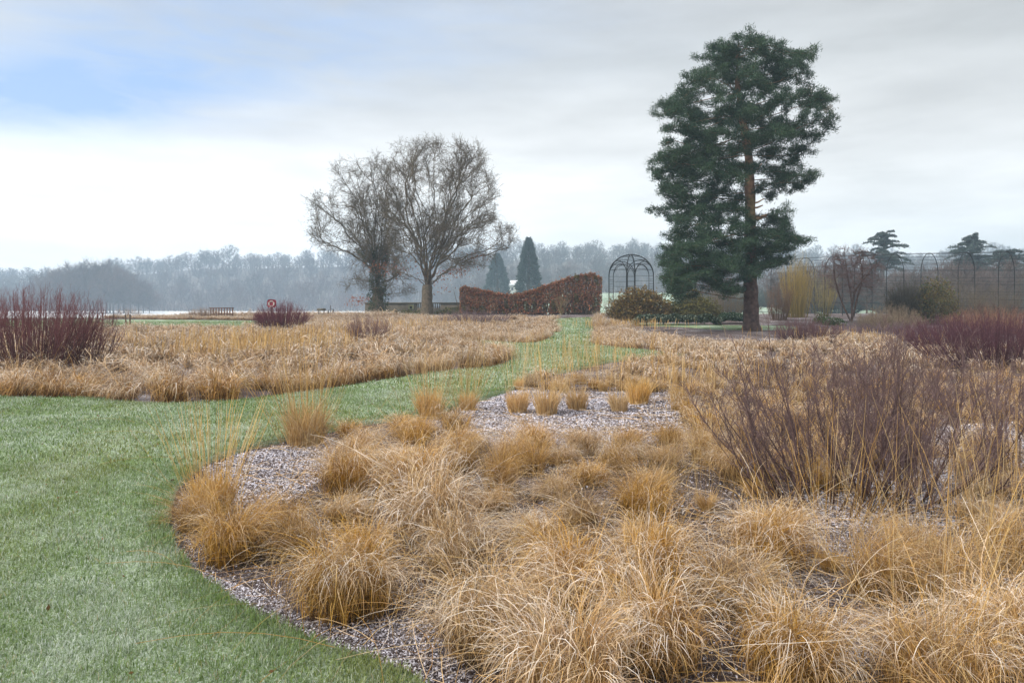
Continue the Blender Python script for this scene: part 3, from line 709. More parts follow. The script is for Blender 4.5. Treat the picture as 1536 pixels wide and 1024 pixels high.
# ------------------------------------------------------------------ shrubs
def shrub(seed, stems, h, rad, r0, col, tipcol, side=8, sub=3, lean=.5, crook=.12, rbase=.25, slen=.22, k=3, oblong=(1, 1), upright_twigs=.6, start=.35, hv=.25):
    """many stems fanning out of a stool; side twigs and sub-twigs along the upper part"""
    r = np.random.default_rng(seed); mb = MB(); m = 9
    n = stems; az = r.uniform(0, 6.283, n); q = np.sqrt(r.random(n)); 
    ln = h * (1 - hv * q ** 2) * r.uniform(.72, 1.05, n)
    th = lean * q * r.uniform(.7, 1.2, n); s = np.linspace(0, 1, m)
    wob = np.cumsum(r.normal(0, crook, (n, m)), 1); woba = np.cumsum(r.normal(0, crook * 1.6, (n, m)), 1)
    T = th[:, None] * (1.15 - .5 * s[None]) + wob * .5; A = az[:, None] + woba
    st = (ln / (m - 1))[:, None]
    D = np.stack([np.sin(T) * np.cos(A), np.sin(T) * np.sin(A), np.cos(T)], -1)
    P = np.cumsum(D * st[..., None], 1); P -= P[:, :1]
    rb = rbase * q
    P[..., 0] += (rb * np.cos(az))[:, None] ; P[..., 1] += (rb * np.sin(az))[:, None]
    P *= np.array([oblong[0], oblong[1], 1])
    Rr = r0 * r.uniform(.6, 1.2, n)[:, None] * (1 - .75 * s[None])
    col, tipcol = np.array(col), np.array(tipcol)
    cj = r.uniform(.7, 1.3, (n, 1, 1))
    C = (col * (1 - s[None, :, None]) + tipcol * s[None, :, None]) * cj
    def emit(P, Rr, C, k):
        n, m = P.shape[:2]
        V, Fq = sweep(P.reshape(-1, 3), Rr.ravel(), np.repeat(np.arange(n), m), k)
        mb.add(V, Fq, np.repeat(C.reshape(-1, 3), k, 0))
    emit(P, Rr, C, k)
    def twigs(P, D, Rr, per, ln, start, m2=4):
        n, m = P.shape[:2]; N = n * per
        i = np.repeat(np.arange(n), per); t = r.uniform(start, .98, N) * (m - 1); a = t.astype(int); f = (t - a)[:, None]
        o = P[i, a] * (1 - f) + P[i, np.minimum(a + 1, m - 1)] * f
        d0 = norm(P[i, np.minimum(a + 1, m - 1)] - P[i, a] + 1e-6)
        rd = r.normal(size=(N, 3)); rd[:, 2] = np.abs(rd[:, 2]) * .6
        d = norm(d0 * .75 + norm(rd) * .85 + np.array([0, 0, upright_twigs * .6]))
        L = ln * r.uniform(.5, 1.25, N)
        s = np.linspace(0, 1, m2)
        kink = np.cumsum(r.normal(0, .16, (N, m2, 3)), 1); kink[..., 2] += upright_twigs * .35 * s[None]
        dd = norm(d[:, None] + kink)
        Q = np.cumsum(dd * (L / (m2 - 1))[:, None, None], 1); Q = Q - Q[:, :1] + o[:, None]
        rr = Rr[i, a] * .6
        Rq = np.maximum(rr[:, None] * (1 - .6 * s[None]), r0 * .12)
        Cq = (tipcol * (.75 + .45 * r.random((N, 1))))[:, None].repeat(m2, 1)
        emit(Q, Rq, Cq, 3); return Q, dd, Rq
    if side:
        Q, dd, Rq = twigs(P, D, Rr, side, slen * h, start)
        if sub: twigs(Q, dd, Rq, sub, slen * h * .55, .2, 3)
    return mb
def put_shrub(name, px, py, mb, label, group=None, d=None, mat=M_TWIG, rz=0):
    if d is None: x, y = G(px, py)
    else: x, y = (px - CX) / F * d, d
    o = obj(name, mb.mesh(name, mat), None, (x, y, float(H(x, y)) - .04), rz)
    return tag(o, label, 'shrub', group)
PURP, PURT = (.072, .038, .032), (.165, .112, .112)
put_shrub('twiggy_shrub', 1240, 750, shrub(1, 80, 1.52, 1, .0088, PURP, PURT, 14, 5, .95, .15, .5, .12, upright_twigs=.3, hv=.4), 'purple-grey bare twiggy shrub in the near bed, largest one, left half of its thicket', 'purple twiggy shrubs')
put_shrub('twiggy_shrub', 1345, 735, shrub(2, 66, 1.48, 1, .0088, PURP, PURT, 14, 5, .95, .15, .5, .12, upright_twigs=.3, hv=.4), 'purple-grey bare twiggy shrub, right half of the near thicket, frosted mulch showing through', 'purple twiggy shrubs')
put_shrub('twiggy_shrub', 1530, 700, shrub(3, 36, 1.3, 1, .009, PURP, PURT, 14, 4, .75, .14, .35, .12, upright_twigs=.3), 'purple-grey twiggy shrub cut by the right edge of the photo', 'purple twiggy shrubs')
put_shrub('twiggy_shrub', 1330, 600, shrub(4, 60, .95, 1, .008, PURP, PURT, 12, 3, .75, .13, .6, .13, upright_twigs=.3), 'low purple-grey twiggy shrub behind the near thicket', 'purple twiggy shrubs')
put_shrub('twiggy_shrub', 1190, 590, shrub(5, 50, .80, 1, .008, PURP, PURT, 12, 3, .75, .13, .6, .13, upright_twigs=.3), 'low purple-grey twiggy shrub back and left of the near thicket', 'purple twiggy shrubs')
put_shrub('twiggy_shrub', 1470, 620, shrub(6, 50, 1.0, 1, .008, PURP, PURT, 12, 3, .75, .13, .5, .13, upright_twigs=.3), 'purple-grey twiggy shrub between the near thicket and the dark red dogwood', 'purple twiggy shrubs')
RED, REDT = (.11, .055, .050), (.19, .075, .082)
put_shrub('dogwood', 45, 552, shrub(11, 440, 1.95, 1, .010, RED, REDT, 6, 3, .55, .07, 1.0, .13, oblong=(1.2, .8), upright_twigs=1.2, start=.5), 'tall dense crimson dogwood at the left edge, the main clump', 'dark red dogwoods')
put_shrub('dogwood', -110, 548, shrub(12, 360, 1.95, 1, .010, RED, REDT, 5, 2, .5, .05, 1.0, .16, upright_twigs=1.2, start=.5), 'crimson dogwood mostly out of view beyond the left edge', 'dark red dogwoods')
put_shrub('dogwood', 118, 549, shrub(13, 130, 1.5, 1, .009, (.09, .05, .045), (.15, .07, .075), 5, 2, .62, .06, .6, .16, upright_twigs=1.1, start=.45), 'thinner brownish dogwood leaning right beside the tall crimson clump', 'dark red dogwoods')
put_shrub('dogwood', 422, 497, shrub(14, 420, 1.62, 1, .014, RED, (.14, .04, .055), 5, 2, .85, .05, .8, .14, upright_twigs=.8, start=.5, hv=.35), 'round dark red dogwood standing before the red lifebuoy', 'dark red dogwoods')
put_shrub('dogwood', 552, 515, shrub(15, 160, 1.12, 1, .011, (.13, .08, .07), (.20, .12, .11), 6, 2, .7, .07, .5, .18, upright_twigs=.8, start=.35), 'small pale brown bare shrub in the left bed below the ivied oak', None)
put_shrub('dogwood', 1500, 552, shrub(16, 480, 1.45, 1, .010, (.065, .032, .038), (.12, .052, .068), 5, 2, .8, .05, 1.0, .16, oblong=(1.3, .9), upright_twigs=1.0, start=.45), 'wide dark red dogwood at the right edge, nearest of those', 'dark red dogwoods')
put_shrub('dogwood', 1430, 524, shrub(17, 300, 1.2, 1, .012, (.07, .038, .042), (.13, .062, .078), 5, 2, .8, .05, 1.0, .16, oblong=(1.3, .9), upright_twigs=1.0, start=.4), 'lower dark red dogwood behind and left of the wide one', 'dark red dogwoods')
put_shrub('dogwood', 1210, 512, shrub(18, 320, 1.0, 1, .012, (.09, .06, .06), (.16, .09, .10), 6, 2, .9, .06, .9, .16, upright_twigs=.7, start=.3), 'low hazy purple-brown twig shrub right of the pine trunk', None)
put_shrub('dogwood', 1330, 500, shrub(19, 320, .62, 1, .012, (.12, .075, .09), (.22, .15, .18), 5, 2, 1.1, .06, 1.6, .2, upright_twigs=.5, start=.3, oblong=(1.6, .8)), 'low mauve twig carpet in front of the rounded thicket', None)
put_shrub('dogwood', 712, 486, shrub(20, 200, .95, 1, .014, (.10, .07, .07), (.20, .14, .15), 6, 2, 1.0, .06, 1.0, .2, upright_twigs=.6, start=.3, oblong=(1.6, .8)), 'low purple-brown twig shrub in front of the copper hedge, left part', None)

# ------------------------------------------------------------------ trees
def colonize(nodes, parent, att, step, di, dk, iters, bias=(0, 0, 0), rng=None):
    nodes = [np.asarray(p, float) for p in nodes]; parent = list(parent)
    att = np.asarray(att, float).copy()
    N = np.array(nodes); D = np.linalg.norm(att[:, None] - N[None], axis=2)
    near = D.argmin(1); dist = D.min(1); bias = np.asarray(bias)
    for _ in range(iters):
        if not len(att): break
        act = dist < di
        if not act.any(): break
        v = norm(att[act] - np.array(nodes)[near[act]])
        acc = {}
        for i, d in zip(near[act], v): acc[i] = acc.get(i, 0) + d
        start = len(nodes)
        for i, d in acc.items():
            d = norm(np.asarray(d) + bias + rng.normal(0, .18, 3)); nodes.append(nodes[i] + d * step); parent.append(i)
        NN = np.array(nodes[start:])
        D = np.linalg.norm(att[:, None] - NN[None], axis=2); j = D.argmin(1); dm = D.min(1)
        b = dm < dist; near[b] = j[b] + start; dist[b] = dm[b]
        keep = dist > dk; att, near, dist = att[keep], near[keep], dist[keep]
        if len(nodes) > 22000: break
    return np.array(nodes), np.array(parent)
def radii(N, parent, tip, ex, cap):
    a = np.zeros(len(N)); kids = np.zeros(len(N), int)
    for i in range(len(N) - 1, -1, -1):
        if a[i] == 0: a[i] = tip ** ex
        if parent[i] >= 0: a[parent[i]] += a[i]
    return np.minimum(a ** (1 / ex), cap)
def chains(N, parent, r):
    main = {}
    for i in range(len(N)):
        p = parent[i]
        if p >= 0 and (p not in main or r[i] > r[main[p]]): main[p] = i
    P, Rr, cid, c = [], [], [], 0
    for i in range(len(N)):
        p = parent[i]
        if p >= 0 and main.get(p) == i: continue
        if p >= 0: P.append(N[p]); Rr.append(min(r[i] * 1.15, r[p])); cid.append(c)
        j = i
        while True:
            P.append(N[j]); Rr.append(r[j]); cid.append(c)
            if j in main: j = main[j]
            else: break
        c += 1
    return np.array(P), np.array(Rr), np.array(cid)
def grow_twigs(rng, N, parent, r, thr, per, L, tr, up=.25, m=4, jit=.6):
    i = np.nonzero((r < thr) & (parent >= 0))[0]; i = np.repeat(i, per); n = len(i)
    d0 = norm(N[i] - N[parent[i]]); d = norm(d0 * .8 + rng.normal(0, jit, (n, 3)) + np.array([0, 0, up])); s = np.linspace(0, 1, m)
    dd = norm(d[:, None] + np.cumsum(rng.normal(0, .22, (n, m, 3)), 1)); ln = L * rng.uniform(.4, 1.3, n)
    f = rng.random((n, 1)); o = N[i] * f + N[parent[i]] * (1 - f)
    Q = np.cumsum(dd * (ln / (m - 1))[:, None, None], 1); Q = Q - Q[:, :1] + o[:, None]
    return Q, np.maximum(tr * (1 - .6 * s[None]), .001).repeat(n, 0)
def crown_points(rng, poly, d, n, depth, shift=0.0):
    """points in a crown whose outline, seen from the front, is poly; the depth swells like a round crown"""
    poly = np.asarray(poly, float); lo, hi = poly.min(0), poly.max(0)
    p = rng.uniform(lo, hi, (n * 4, 2)); p = p[inside(p, poly)][:n]
    c, h = (lo + hi) / 2, (hi - lo) / 2
    u = np.clip(1 - (((p - c) / h) ** 2).sum(1) * .75, .08, 1) ** .5
    dep = d + shift + rng.uniform(-1, 1, len(p)) * depth * u
    return np.stack([(p[:, 0] - CX) / F * d, dep, EYE - (p[:, 1] - HY) / F * d], 1)
def leaf_quads(rng, c, size, C, flat=0.0, aspect=.55):
    n = len(c); u = norm(rng.normal(size=(n, 3)) * np.array([1, 1, 1 - flat])); v = norm(np.cross(u, rng.normal(size=(n, 3))))
    s = (size * rng.uniform(.6, 1.3, n))[:, None]
    V = np.stack([c - u * s, c + v * s * aspect, c + u * s, c - v * s * aspect], 1)
    return V.reshape(-1, 3), np.arange(n * 4).reshape(n, 4), np.repeat(C, 4, 0)
def zoom2(pts): return [(440 + x / 3.303, 190 + y / 3.303) for x, y in pts]

def fan_out(rng, nodes, par, top, poly, d, depth):
    """side branches leave the limbs at narrow angles, fork again and run out to the edge of the crown"""
    poly = np.asarray(poly, float); lo, hi = poly.min(0) - 2, poly.max(0) + 2; gx, gy = np.meshgrid(np.arange(lo[0], hi[0]), np.arange(lo[1], hi[1]))
    mask = inside(np.stack([gx.ravel(), gy.ravel()], 1), poly).reshape(gx.shape); ctr = (lo + hi) / 2; half = (hi - lo) / 2
    def ok(p):
        px, py = CX + F * p[0] / d, HY - (p[2] - EYE) * F / d; a, b = int(px - lo[0]), int(py - lo[1])
        if not (0 <= b < mask.shape[0] and 0 <= a < mask.shape[1] and mask[b, a]): return False
        u = ((px - ctr[0]) / half[0]) ** 2 + ((py - ctr[1]) / half[1]) ** 2
        return abs(p[1] - d) < depth * math.sqrt(max(1.1 - .8 * u, .1))
    nodes, par = [np.asarray(q, float) for q in nodes], list(par); fork = nodes[top]
    def turn(t, a):
        ax = norm(np.cross(t, rng.normal(size=3))); return norm(t * math.cos(a) + ax * math.sin(a))
    todo = []
    n0 = len(nodes); kids = set(par)
    for i in range(top + 1, n0):
        t = norm(nodes[i] - nodes[par[i]]); away = np.linalg.norm(nodes[i] - fork)
        if away > 1.0 and rng.random() < .34: todo.append((i, turn(t, rng.uniform(.45, .85)), rng.uniform(1.8, 4.2), 1))
        if i not in kids: todo.append((i, t, 2.2, 1)); todo.append((i, turn(t, .4), 2.0, 1))
    while todo and len(nodes) < 16000:
        i, t, L, lev = todo.pop(); step = .26; k = 0
        while L > 0:
            rad = norm(nodes[i] - fork)
            t = norm(t + rng.normal(0, .10, 3) + rad * .07 + np.array((0, 0, .035)))
            q = nodes[i] + t * step
            if not ok(q): break
            nodes.append(q); par.append(i); i = len(nodes) - 1; L -= step; k += 1
            if lev < 5 and k > 0 and rng.random() < (.30, .30, .32, .34)[lev - 1]: todo.insert(int(rng.integers(0, len(todo) + 1)), (i, turn(t, rng.uniform(.4, .8)), max(L, .5) * rng.uniform(.5, .95), lev + 1))
    return np.array(nodes), np.array(par)

def oak(seed, d, base, fork, limbs, poly, natt, depth, bark, label, leaf_at=(), ivy=None, extra=6, trunk_r=.44):
    rng = np.random.default_rng(seed)
    bx, by, bz = AT(base[0], d); b0 = np.array((bx, by, bz - .1)); fk = P3(fork[0], fork[1], d)
    nodes, par = [b0], [-1]
    for t in np.linspace(0, 1, 7)[1:]:
        nodes.append(b0 + (fk - b0) * t + rng.normal(0, .02, 3)); par.append(len(nodes) - 2)
    top = len(nodes) - 1
    for li in [(l, s_) for l in limbs for s_ in (-1, 1)]:
        li, sg = li; yaw = sg * rng.uniform(.05, 1.4); li = [(x + rng.normal(0, 3) * k, y + rng.normal(0, 2) * k) for k, (x, y) in enumerate(li)]; prev = top - int(rng.integers(0, 2)); pts = [nodes[prev]] + [P3(x, y, d) for x, y in li]
        L = np.cumsum([0] + [np.linalg.norm(pts[i + 1] - pts[i]) for i in range(len(pts) - 1)])
        for i in range(1, len(pts)): pts[i] = pts[i] + np.array((0, yaw * L[i] * .35, 0))
        cm = catmull(np.array(pts), 5)
        for q in cm[1:]:
            nodes.append(q + rng.normal(0, .06, 3)); par.append(prev); prev = len(nodes) - 1
    N, pr = fan_out(rng, nodes, par, top, poly, d, depth)
    N, pr = colonize(N, pr, crown_points(rng, poly, d, natt, depth), .26, 2.4, .46, 40, norm(np.array((0, 0, 1.0))) * .15, rng)
    r = radii(N, pr, .0085, 2.25, trunk_r)
    hfrac = np.clip((N[:top + 1, 2] - b0[2]) / max(fk[2] - b0[2], .1), 0, 1)
    r[:top + 1] = trunk_r * (1.0 + .45 * (1 - hfrac) ** 3) * .95
    root = empty('oak_tree', b0 + np.array((0, 0, .1))); tag(root, label, 'tree')
    off = np.array(root.location)
    # trunk
    P, Rr = N[:top + 1] - off, r[:top + 1]
    V, Fq = sweep(P, Rr, np.zeros(len(P), int), 14)
    V += (vnoise(V, 5, seed)[:, None] - .5) * .07
    obj('trunk', mesh('trunk', V, Fq, M_BARK, np.broadcast_to(rgb(*bark), (len(V), 3)), True), root)
    # crown: limbs, branches, twigs
    sub_par = pr.copy(); P, Rr, cid = chains(N, pr, r)
    keep = np.ones(len(P), bool); keep[:] = True
    mb = MB(); first = cid == 0
    tr_z = fk[2]
    big = Rr > .05
    V, Fq = sweep(P - off, Rr, cid, 6); cc = np.repeat(np.where(Rr[:, None] > .03, rgb(*bark) * 1.0, rgb(*bark) * 1.15), 6, 0)
    # leave the trunk itself to its own mesh
    ring = np.arange(len(V)) // 6; inside_trunk = (first[ring]) & (P[ring, 2] < fk[2] - .12)
    Fq = Fq[~inside_trunk[Fq].all(1)]
    mb.add(V, Fq, cc)
    Q, tr = grow_twigs(rng, N, pr, r, .020, 3, .58, .0068, .15, 4, .42)
    n, m = Q.shape[:2]; V, Fq = sweep(Q.reshape(-1, 3) - off, tr.ravel(), np.repeat(np.arange(n), m), 3)
    mb.add(V, Fq, rgb(*bark) * 1.1)
    i = rng.integers(0, n, int(n * .9)); o = Q[i, rng.integers(1, m, len(i))]; dd = norm(rng.normal(0, .55, (len(i), 3)) + norm(Q[i, -1] - Q[i, 0]))
    ln = rng.uniform(.12, .38, len(i)); Q2 = np.stack([o, o + dd * ln[:, None] * .5 + rng.normal(0, .03, o.shape), o + dd * ln[:, None]], 1)
    V, Fq = sweep(Q2.reshape(-1, 3) - off, np.tile([.009, .008, .006], len(i)), np.repeat(np.arange(len(i)), 3), 3)
    mb.add(V, Fq, rgb(*bark) * 1.1)
    obj('crown', mb.mesh('crown', M_BARK), root)
    if leaf_at:
        lm = MB()
        for px, py, sp, n in leaf_at:
            c = P3(px, py, d) + rng.normal(0, 1, (n, 3)) * np.array((sp * .55, .6, sp * .28))
            C = np.array([(.30, .085, .035), (.24, .06, .03), (.34, .13, .05)])[rng.integers(0, 3, n)]
            lm.add(*leaf_quads(rng, c - off, .075, C))
        obj('withered_leaves', lm.mesh('withered_leaves', M_LEAF), root)
    if ivy:
        im = MB(); pts = []
        for (x0, y0, x1, y1, rad, n) in ivy:
            t = rng.random(n); a = rng.uniform(0, 6.283, n); q = rad * (.75 + .5 * rng.random(n))
            A, B = P3(x0, y0, d), P3(x1, y1, d)
            pts.append(A + (B - A) * t[:, None] + np.stack([np.cos(a) * q, np.sin(a) * q, rng.normal(0, .1, n)], 1))
        c = np.concatenate(pts); C = rgb(.045, .065, .028) * rng.uniform(.6, 1.5, (len(c), 1))
        im.add(*leaf_quads(rng, c - off, .085, C)); obj('ivy', im.mesh('ivy', M_LEAF), root)
    return root
OAK_R = zoom2([(490, 110), (520, 66), (590, 90), (660, 72), (700, 88), (780, 82), (850, 98), (930, 115), (962, 150), (940, 200), (1000, 255), (1022, 330), (990, 390), (1002, 450), (980, 492), (1040, 488), (1112, 525), (1090, 590), (1000, 640), (945, 720), (900, 690), (830, 725), (760, 740), (720, 690), (640, 700), (560, 735), (480, 700), (470, 620), (440, 450), (440, 300), (460, 180)])
OAK_L = zoom2([(80, 530), (112, 508), (130, 480), (98, 400), (150, 350), (240, 365), (215, 310), (240, 315), (232, 240), (258, 190), (330, 212), (342, 168), (430, 150), (480, 180), (520, 300), (560, 450), (560, 600), (520, 700), (600, 790), (610, 830), (470, 845), (400, 830), (245, 805), (280, 720), (330, 700), (300, 650), (200, 640), (120, 590)])
oak(21, 60, (640, 471), (641, 430), [zoom2(l) for l in (
    [(640, 690), (640, 560), (615, 430), (560, 330), (525, 200)], [(655, 680), (655, 540), (690, 400), (720, 250), (745, 130)], [(690, 690), (740, 560), (800, 430), (850, 300), (900, 170)],
    [(705, 760), (800, 695), (900, 645), (1000, 600), (1080, 545)], [(720, 680), (800, 590), (880, 500), (960, 420)], [(625, 755), (560, 735), (490, 705)], [(635, 690), (560, 600), (505, 500), (470, 380)],
    [(650, 680), (600, 560), (580, 440), (600, 300), (620, 160)], [(680, 690), (720, 600), (760, 480), (790, 330), (800, 180)], [(690, 680), (780, 560), (880, 420), (950, 310)])],
    OAK_R, 1900, 5.5, (.13, .106, .076), 'broad bare oak with clear grey-green trunk and spreading crown, right of the ivied oak',
    leaf_at=((690, 405, .9, 190), (672, 412, 1.0, 150), (600, 402, 1.6, 130), (570, 400, 1.0, 90), (655, 435, .8, 26), (672, 432, .5, 24), (712, 385, .9, 60), (640, 415, 1.5, 70)))
oak(22, 64, (567, 470), (567, 432), [zoom2(l) for l in (
    [(420, 700), (425, 560), (430, 400), (440, 250)], [(410, 700), (380, 560), (340, 400), (300, 260)], [(415, 690), (330, 580), (240, 480), (150, 400)], [(400, 720), (300, 640), (200, 590), (110, 540)],
    [(430, 690), (460, 540), (480, 380), (480, 250)], [(430, 780), (500, 740), (560, 720)], [(405, 790), (340, 770), (280, 770)], [(440, 830), (520, 815), (590, 810)])],
    OAK_L, 2000, 5.0, (.12, .098, .07), 'bare oak with ivy-dark trunk and drooping low twigs, left of the broad oak',
    leaf_at=((535, 452, .9, 150), (545, 450, .7, 80), (575, 400, 1.0, 60)),
    ivy=((567, 440, 567, 395, .62, 1500), (567, 395, 570, 370, .75, 900), (572, 392, 585, 365, .45, 400), (560, 395, 545, 375, .5, 400), (567, 465, 567, 440, .8, 500)), trunk_r=.50)

lr = np.random.default_rng(17); p = np.column_stack([lr.uniform(-6, 0, 400), lr.uniform(2.4, 12, 400)]); p = p[inside(p, LAWN) & (np.abs(p[:, 0]) < .72 * p[:, 1])][:80]
lv = MB().add(*leaf_quads(lr, np.column_stack([p, H(p[:, 0], p[:, 1]) + .055]), .017, np.array([(.16, .09, .04), (.24, .13, .055), (.10, .065, .04)])[lr.integers(0, 3, len(p))], .7))
tag(obj('fallen_leaves', lv.mesh('fallen_leaves', M_LEAF)), 'small brown fallen leaves scattered over the frosty lawn', 'leaves', kind='stuff')
# ---- the Scots pine
def zoom4(pts): return [(920 + x / 2.047, 20 + y / 2.047) for x, y in pts]
PINE_A = zoom4([(290, 90), (330, 58), (370, 75), (440, 53), (510, 83), (587, 130), (575, 165), (520, 190), (600, 240), (687, 262), (680, 310), (645, 335), (672, 370), (640, 400), (632, 460), (590, 490), (585, 545), (540, 570), (500, 570), (500, 520), (530, 480), (470, 440), (425, 410), (405, 470), (405, 610), (300, 640), (250, 620), (150, 645), (122, 560), (120, 480), (138, 420), (188, 385), (165, 330), (185, 300), (150, 270), (160, 225), (235, 205), (260, 150)])
PINE_B = zoom4([(150, 640), (260, 620), (300, 650), (400, 660), (420, 780), (380, 850), (330, 895), (290, 850), (240, 870), (150, 900), (115, 850), (120, 780), (110, 690)])
PINE_C = zoom4([(425, 650), (480, 640), (520, 628), (560, 680), (580, 755), (530, 750), (490, 800), (450, 790), (425, 720)])
PINE_D = zoom4([(430, 480), (500, 485), (560, 540), (500, 575), (440, 550)])
def pine(d=37.5):
    slim = lambda poly: [(1115 + (x - 1115) * .84, 270 + (y - 270) * .945) for x, y in poly]
    global PINE_A, PINE_B, PINE_C
    PINE_A, PINE_B, PINE_C = slim(PINE_A), slim(PINE_B), slim(PINE_C)
    rng = np.random.default_rng(50)
    x, y, z = AT(1127, d); base = np.array((x, y, z - .05))
    root = empty('pine_tree', (x, y, z)); tag(root, 'tall old pine with orange upper trunk and dark green lopsided crown', 'tree'); off = np.array((x, y, z))
    tl = [(1127, 498), (1127, 470), (1126, 440), (1126, 400), (1126, 350), (1125, 300), (1124, 260), (1122, 225), (1117, 195), (1112, 170), (1108, 140), (1106, 110), (1106, 80), (1108, 62)]
    T = catmull(np.array([P3(px, py, d) for px, py in tl]), 4); T[0] = base
    nodes, par = list(T), [-1] + list(range(len(T) - 1)); nt = len(T)
    clumps = np.concatenate([crown_points(rng, PINE_A, d, 250, 3.4), crown_points(rng, PINE_B, d, 150, 2.2, -.9), crown_points(rng, PINE_C, d, 34, 1.6, -.3), crown_points(rng, PINE_D, d, 6, 1.0), crown_points(rng, [(1085, 338), (1150, 345), (1150, 405), (1090, 410)], d, 22, .5, -1.1), crown_points(rng, [(1072, 72), (1090, 60), (1125, 58), (1165, 66), (1182, 84), (1172, 112), (1080, 112)], d, 34, 1.8), crown_points(rng, [(1000, 150), (1030, 140), (1060, 200), (1040, 330), (1000, 330), (992, 240)], d, 40, 2.0)])
    # drop clumps that would sit in front of the bare stretch of trunk
    px = CX + F * clumps[:, 0] / d; py = HY - (clumps[:, 2] - EYE) * F / d
    bare = (np.abs(px - 1125) < 13) & (py > 228) & (py < 345)
    clumps = clumps[~bare]
    att = (clumps[:, None] + rng.normal(0, 1, (len(clumps), 9, 3)) * np.array((.36, .36, .17))).reshape(-1, 3)
    N, pr = colonize(nodes, par, att, .24, 2.2, .26, 90, (0, 0, -.03), rng)
    r = radii(N, pr, .008, 2.3, .17)
    hz = (N[:nt, 2] - z) / 15.0
    r[:nt] = np.interp(hz, (0, .02, .08, .3, .6, .8, .95, 1), (.50, .41, .37, .28, .22, .13, .04, .015))
    V, Fq = sweep(N[:nt] - off, r[:nt], np.zeros(nt, int), 18)
    V += (norm(V * np.array((1, 1, 0))) * ((vnoise(V * np.array((1, 1, .25)), 7, 3) - .5) * .12)[:, None])
    low, hi = rgb(.10, .065, .056), rgb(.215, .13, .08)
    t = ss(1.5, 6.5, V[:, 2])[:, None]; green = (ss(3.5, 5, V[:, 2]) * (1 - ss(7, 9, V[:, 2])))[:, None] * (vnoise(V, 1.3, 8)[:, None] > .5) * .5
    C = (low * (1 - t) + hi * t) * (1 - green) + rgb(.19, .16, .05) * green
    obj('trunk', mesh('trunk', V, Fq, M_PBARK, C, True), root)
    P, Rr, cid = chains(N, pr, r); k = 6
    V, Fq = sweep(P - off, Rr, cid, k); ring = np.arange(len(V)) // k
    # the trunk chain is already there
    is0 = (cid[ring] == cid[0]); Fq = Fq[~is0[Fq].all(1)]
    mb = MB(); mb.add(V, Fq, np.repeat(np.where(Rr[:, None] > .05, rgb(.27, .16, .085), rgb(.17, .115, .075)), k, 0))
    boughs = obj('boughs', mb.mesh('boughs', M_PBARK), root)
    # broken stubs on the bare trunk
    for px0, py0, px1, py1, rr in ((1126, 306, 1146, 298, .05), (1126, 312, 1144, 308, .06), (1126, 330, 1150, 322, .11), (1125, 262, 1143, 245, .05)):
        sm = MB(); A, B = P3(px0, py0, d) - off, P3(px1, py1, d) - off; Mx = (A + B) / 2 + np.array((0, -.1, -.06))
        sm.tube([A, Mx, B], [rr, rr * .85, rr * .5], 8, rgb(.36, .22, .11)); obj('stub', sm.mesh('stub', M_PBARK, True), root)
    # needles: tufts round every fine branch end
    leafy = np.nonzero((np.arange(len(N)) >= nt) & (r < .017))[0]
    per = 95; i = np.repeat(leafy, per); n = len(i)
    o = N[i] - off + rng.normal(0, .12, (n, 3)) * np.array((1, 1, .7)); dr = norm(rng.normal(0, 1, (n, 3)) + np.array((0, 0, .75)) + norm(N[i] - N[pr[i]]) * .8)
    ln = rng.uniform(.08, .20, n)[:, None]; sd = norm(np.cross(dr, rng.normal(size=(n, 3)))) * .0145
    V = np.stack([o - sd, o + sd, o + dr * ln], 1).reshape(-1, 3); Ft = np.arange(n * 3).reshape(n, 3)
    cl = vnoise(N[leafy], .9, 4); tone = rgb(.030, .062, .038) * (1 - cl[:, None]) + rgb(.050, .092, .048) * cl[:, None]
    rusty = np.linalg.norm(N[leafy] - P3(1225, 158, d), axis=1) < 1.0
    tone[rusty] = rgb(.14, .115, .035)
    C = np.repeat(tone, per, 0) * rng.uniform(.65, 1.45, (n, 1)); 
    obj('needles', mesh('needles', V, Ft, M_NEEDLE, np.repeat(C, 3, 0)), root)
pine()

# ---- woods on the far hill: bare trees, each an object
def far_tree(seed, h=14, w=10, kind=0):
    rng = np.random.default_rng(seed); n = 230
    c = np.array((0, 0, h * .60)); u = norm(rng.normal(size=(n, 3))) * rng.random((n, 1)) ** .45
    att = c + u * np.array((w / 2, w / 2, h * .42)) 
    nodes = [np.array((0, 0, t * h * .3)) for t in np.linspace(0, 1, 6)]
    N, pr = colonize(nodes, [-1, 0, 1, 2, 3, 4], att, .6, 6, .9, 40, (0, 0, .15), rng)
    r = radii(N, pr, .035, 2.2, h * .025)
    P, Rr, cid = chains(N, pr, r); mb = MB(); V, Fq = sweep(P, Rr, cid, 4); b = rgb(.115, .09, .08)
    mb.add(V, Fq, b)
    Q, tr = grow_twigs(rng, N, pr, r, .12, 5, 1.9, .040, .35, 3)
    n, m = Q.shape[:2]; V, Fq = sweep(Q.reshape(-1, 3), tr.ravel(), np.repeat(np.arange(n), m), 3)
    mb.add(V, Fq, np.repeat(rgb(.135, .105, .10) * rng.uniform(.8, 1.25, (n, 1)), m * 3, 0))
    return mb
FT = [far_tree(700 + i, 12.5 + 1.2 * (i % 3), 9 + 1.5 * (i % 4)).mesh('bare_tree', M_FAR) for i in range(8)]
r9 = random.Random(9)
def plant(px, d, sc, lab, grp, V=FT, name='bare_tree', cat='tree', sq=1.0):
    x, y, z = AT(px, d); o = obj(name, V[r9.randrange(len(V))], None, (x, y, z - .2), r9.uniform(0, 6.283), (sc, sc, sc * sq)); tag(o, lab, cat, grp); return o
n_w = 0
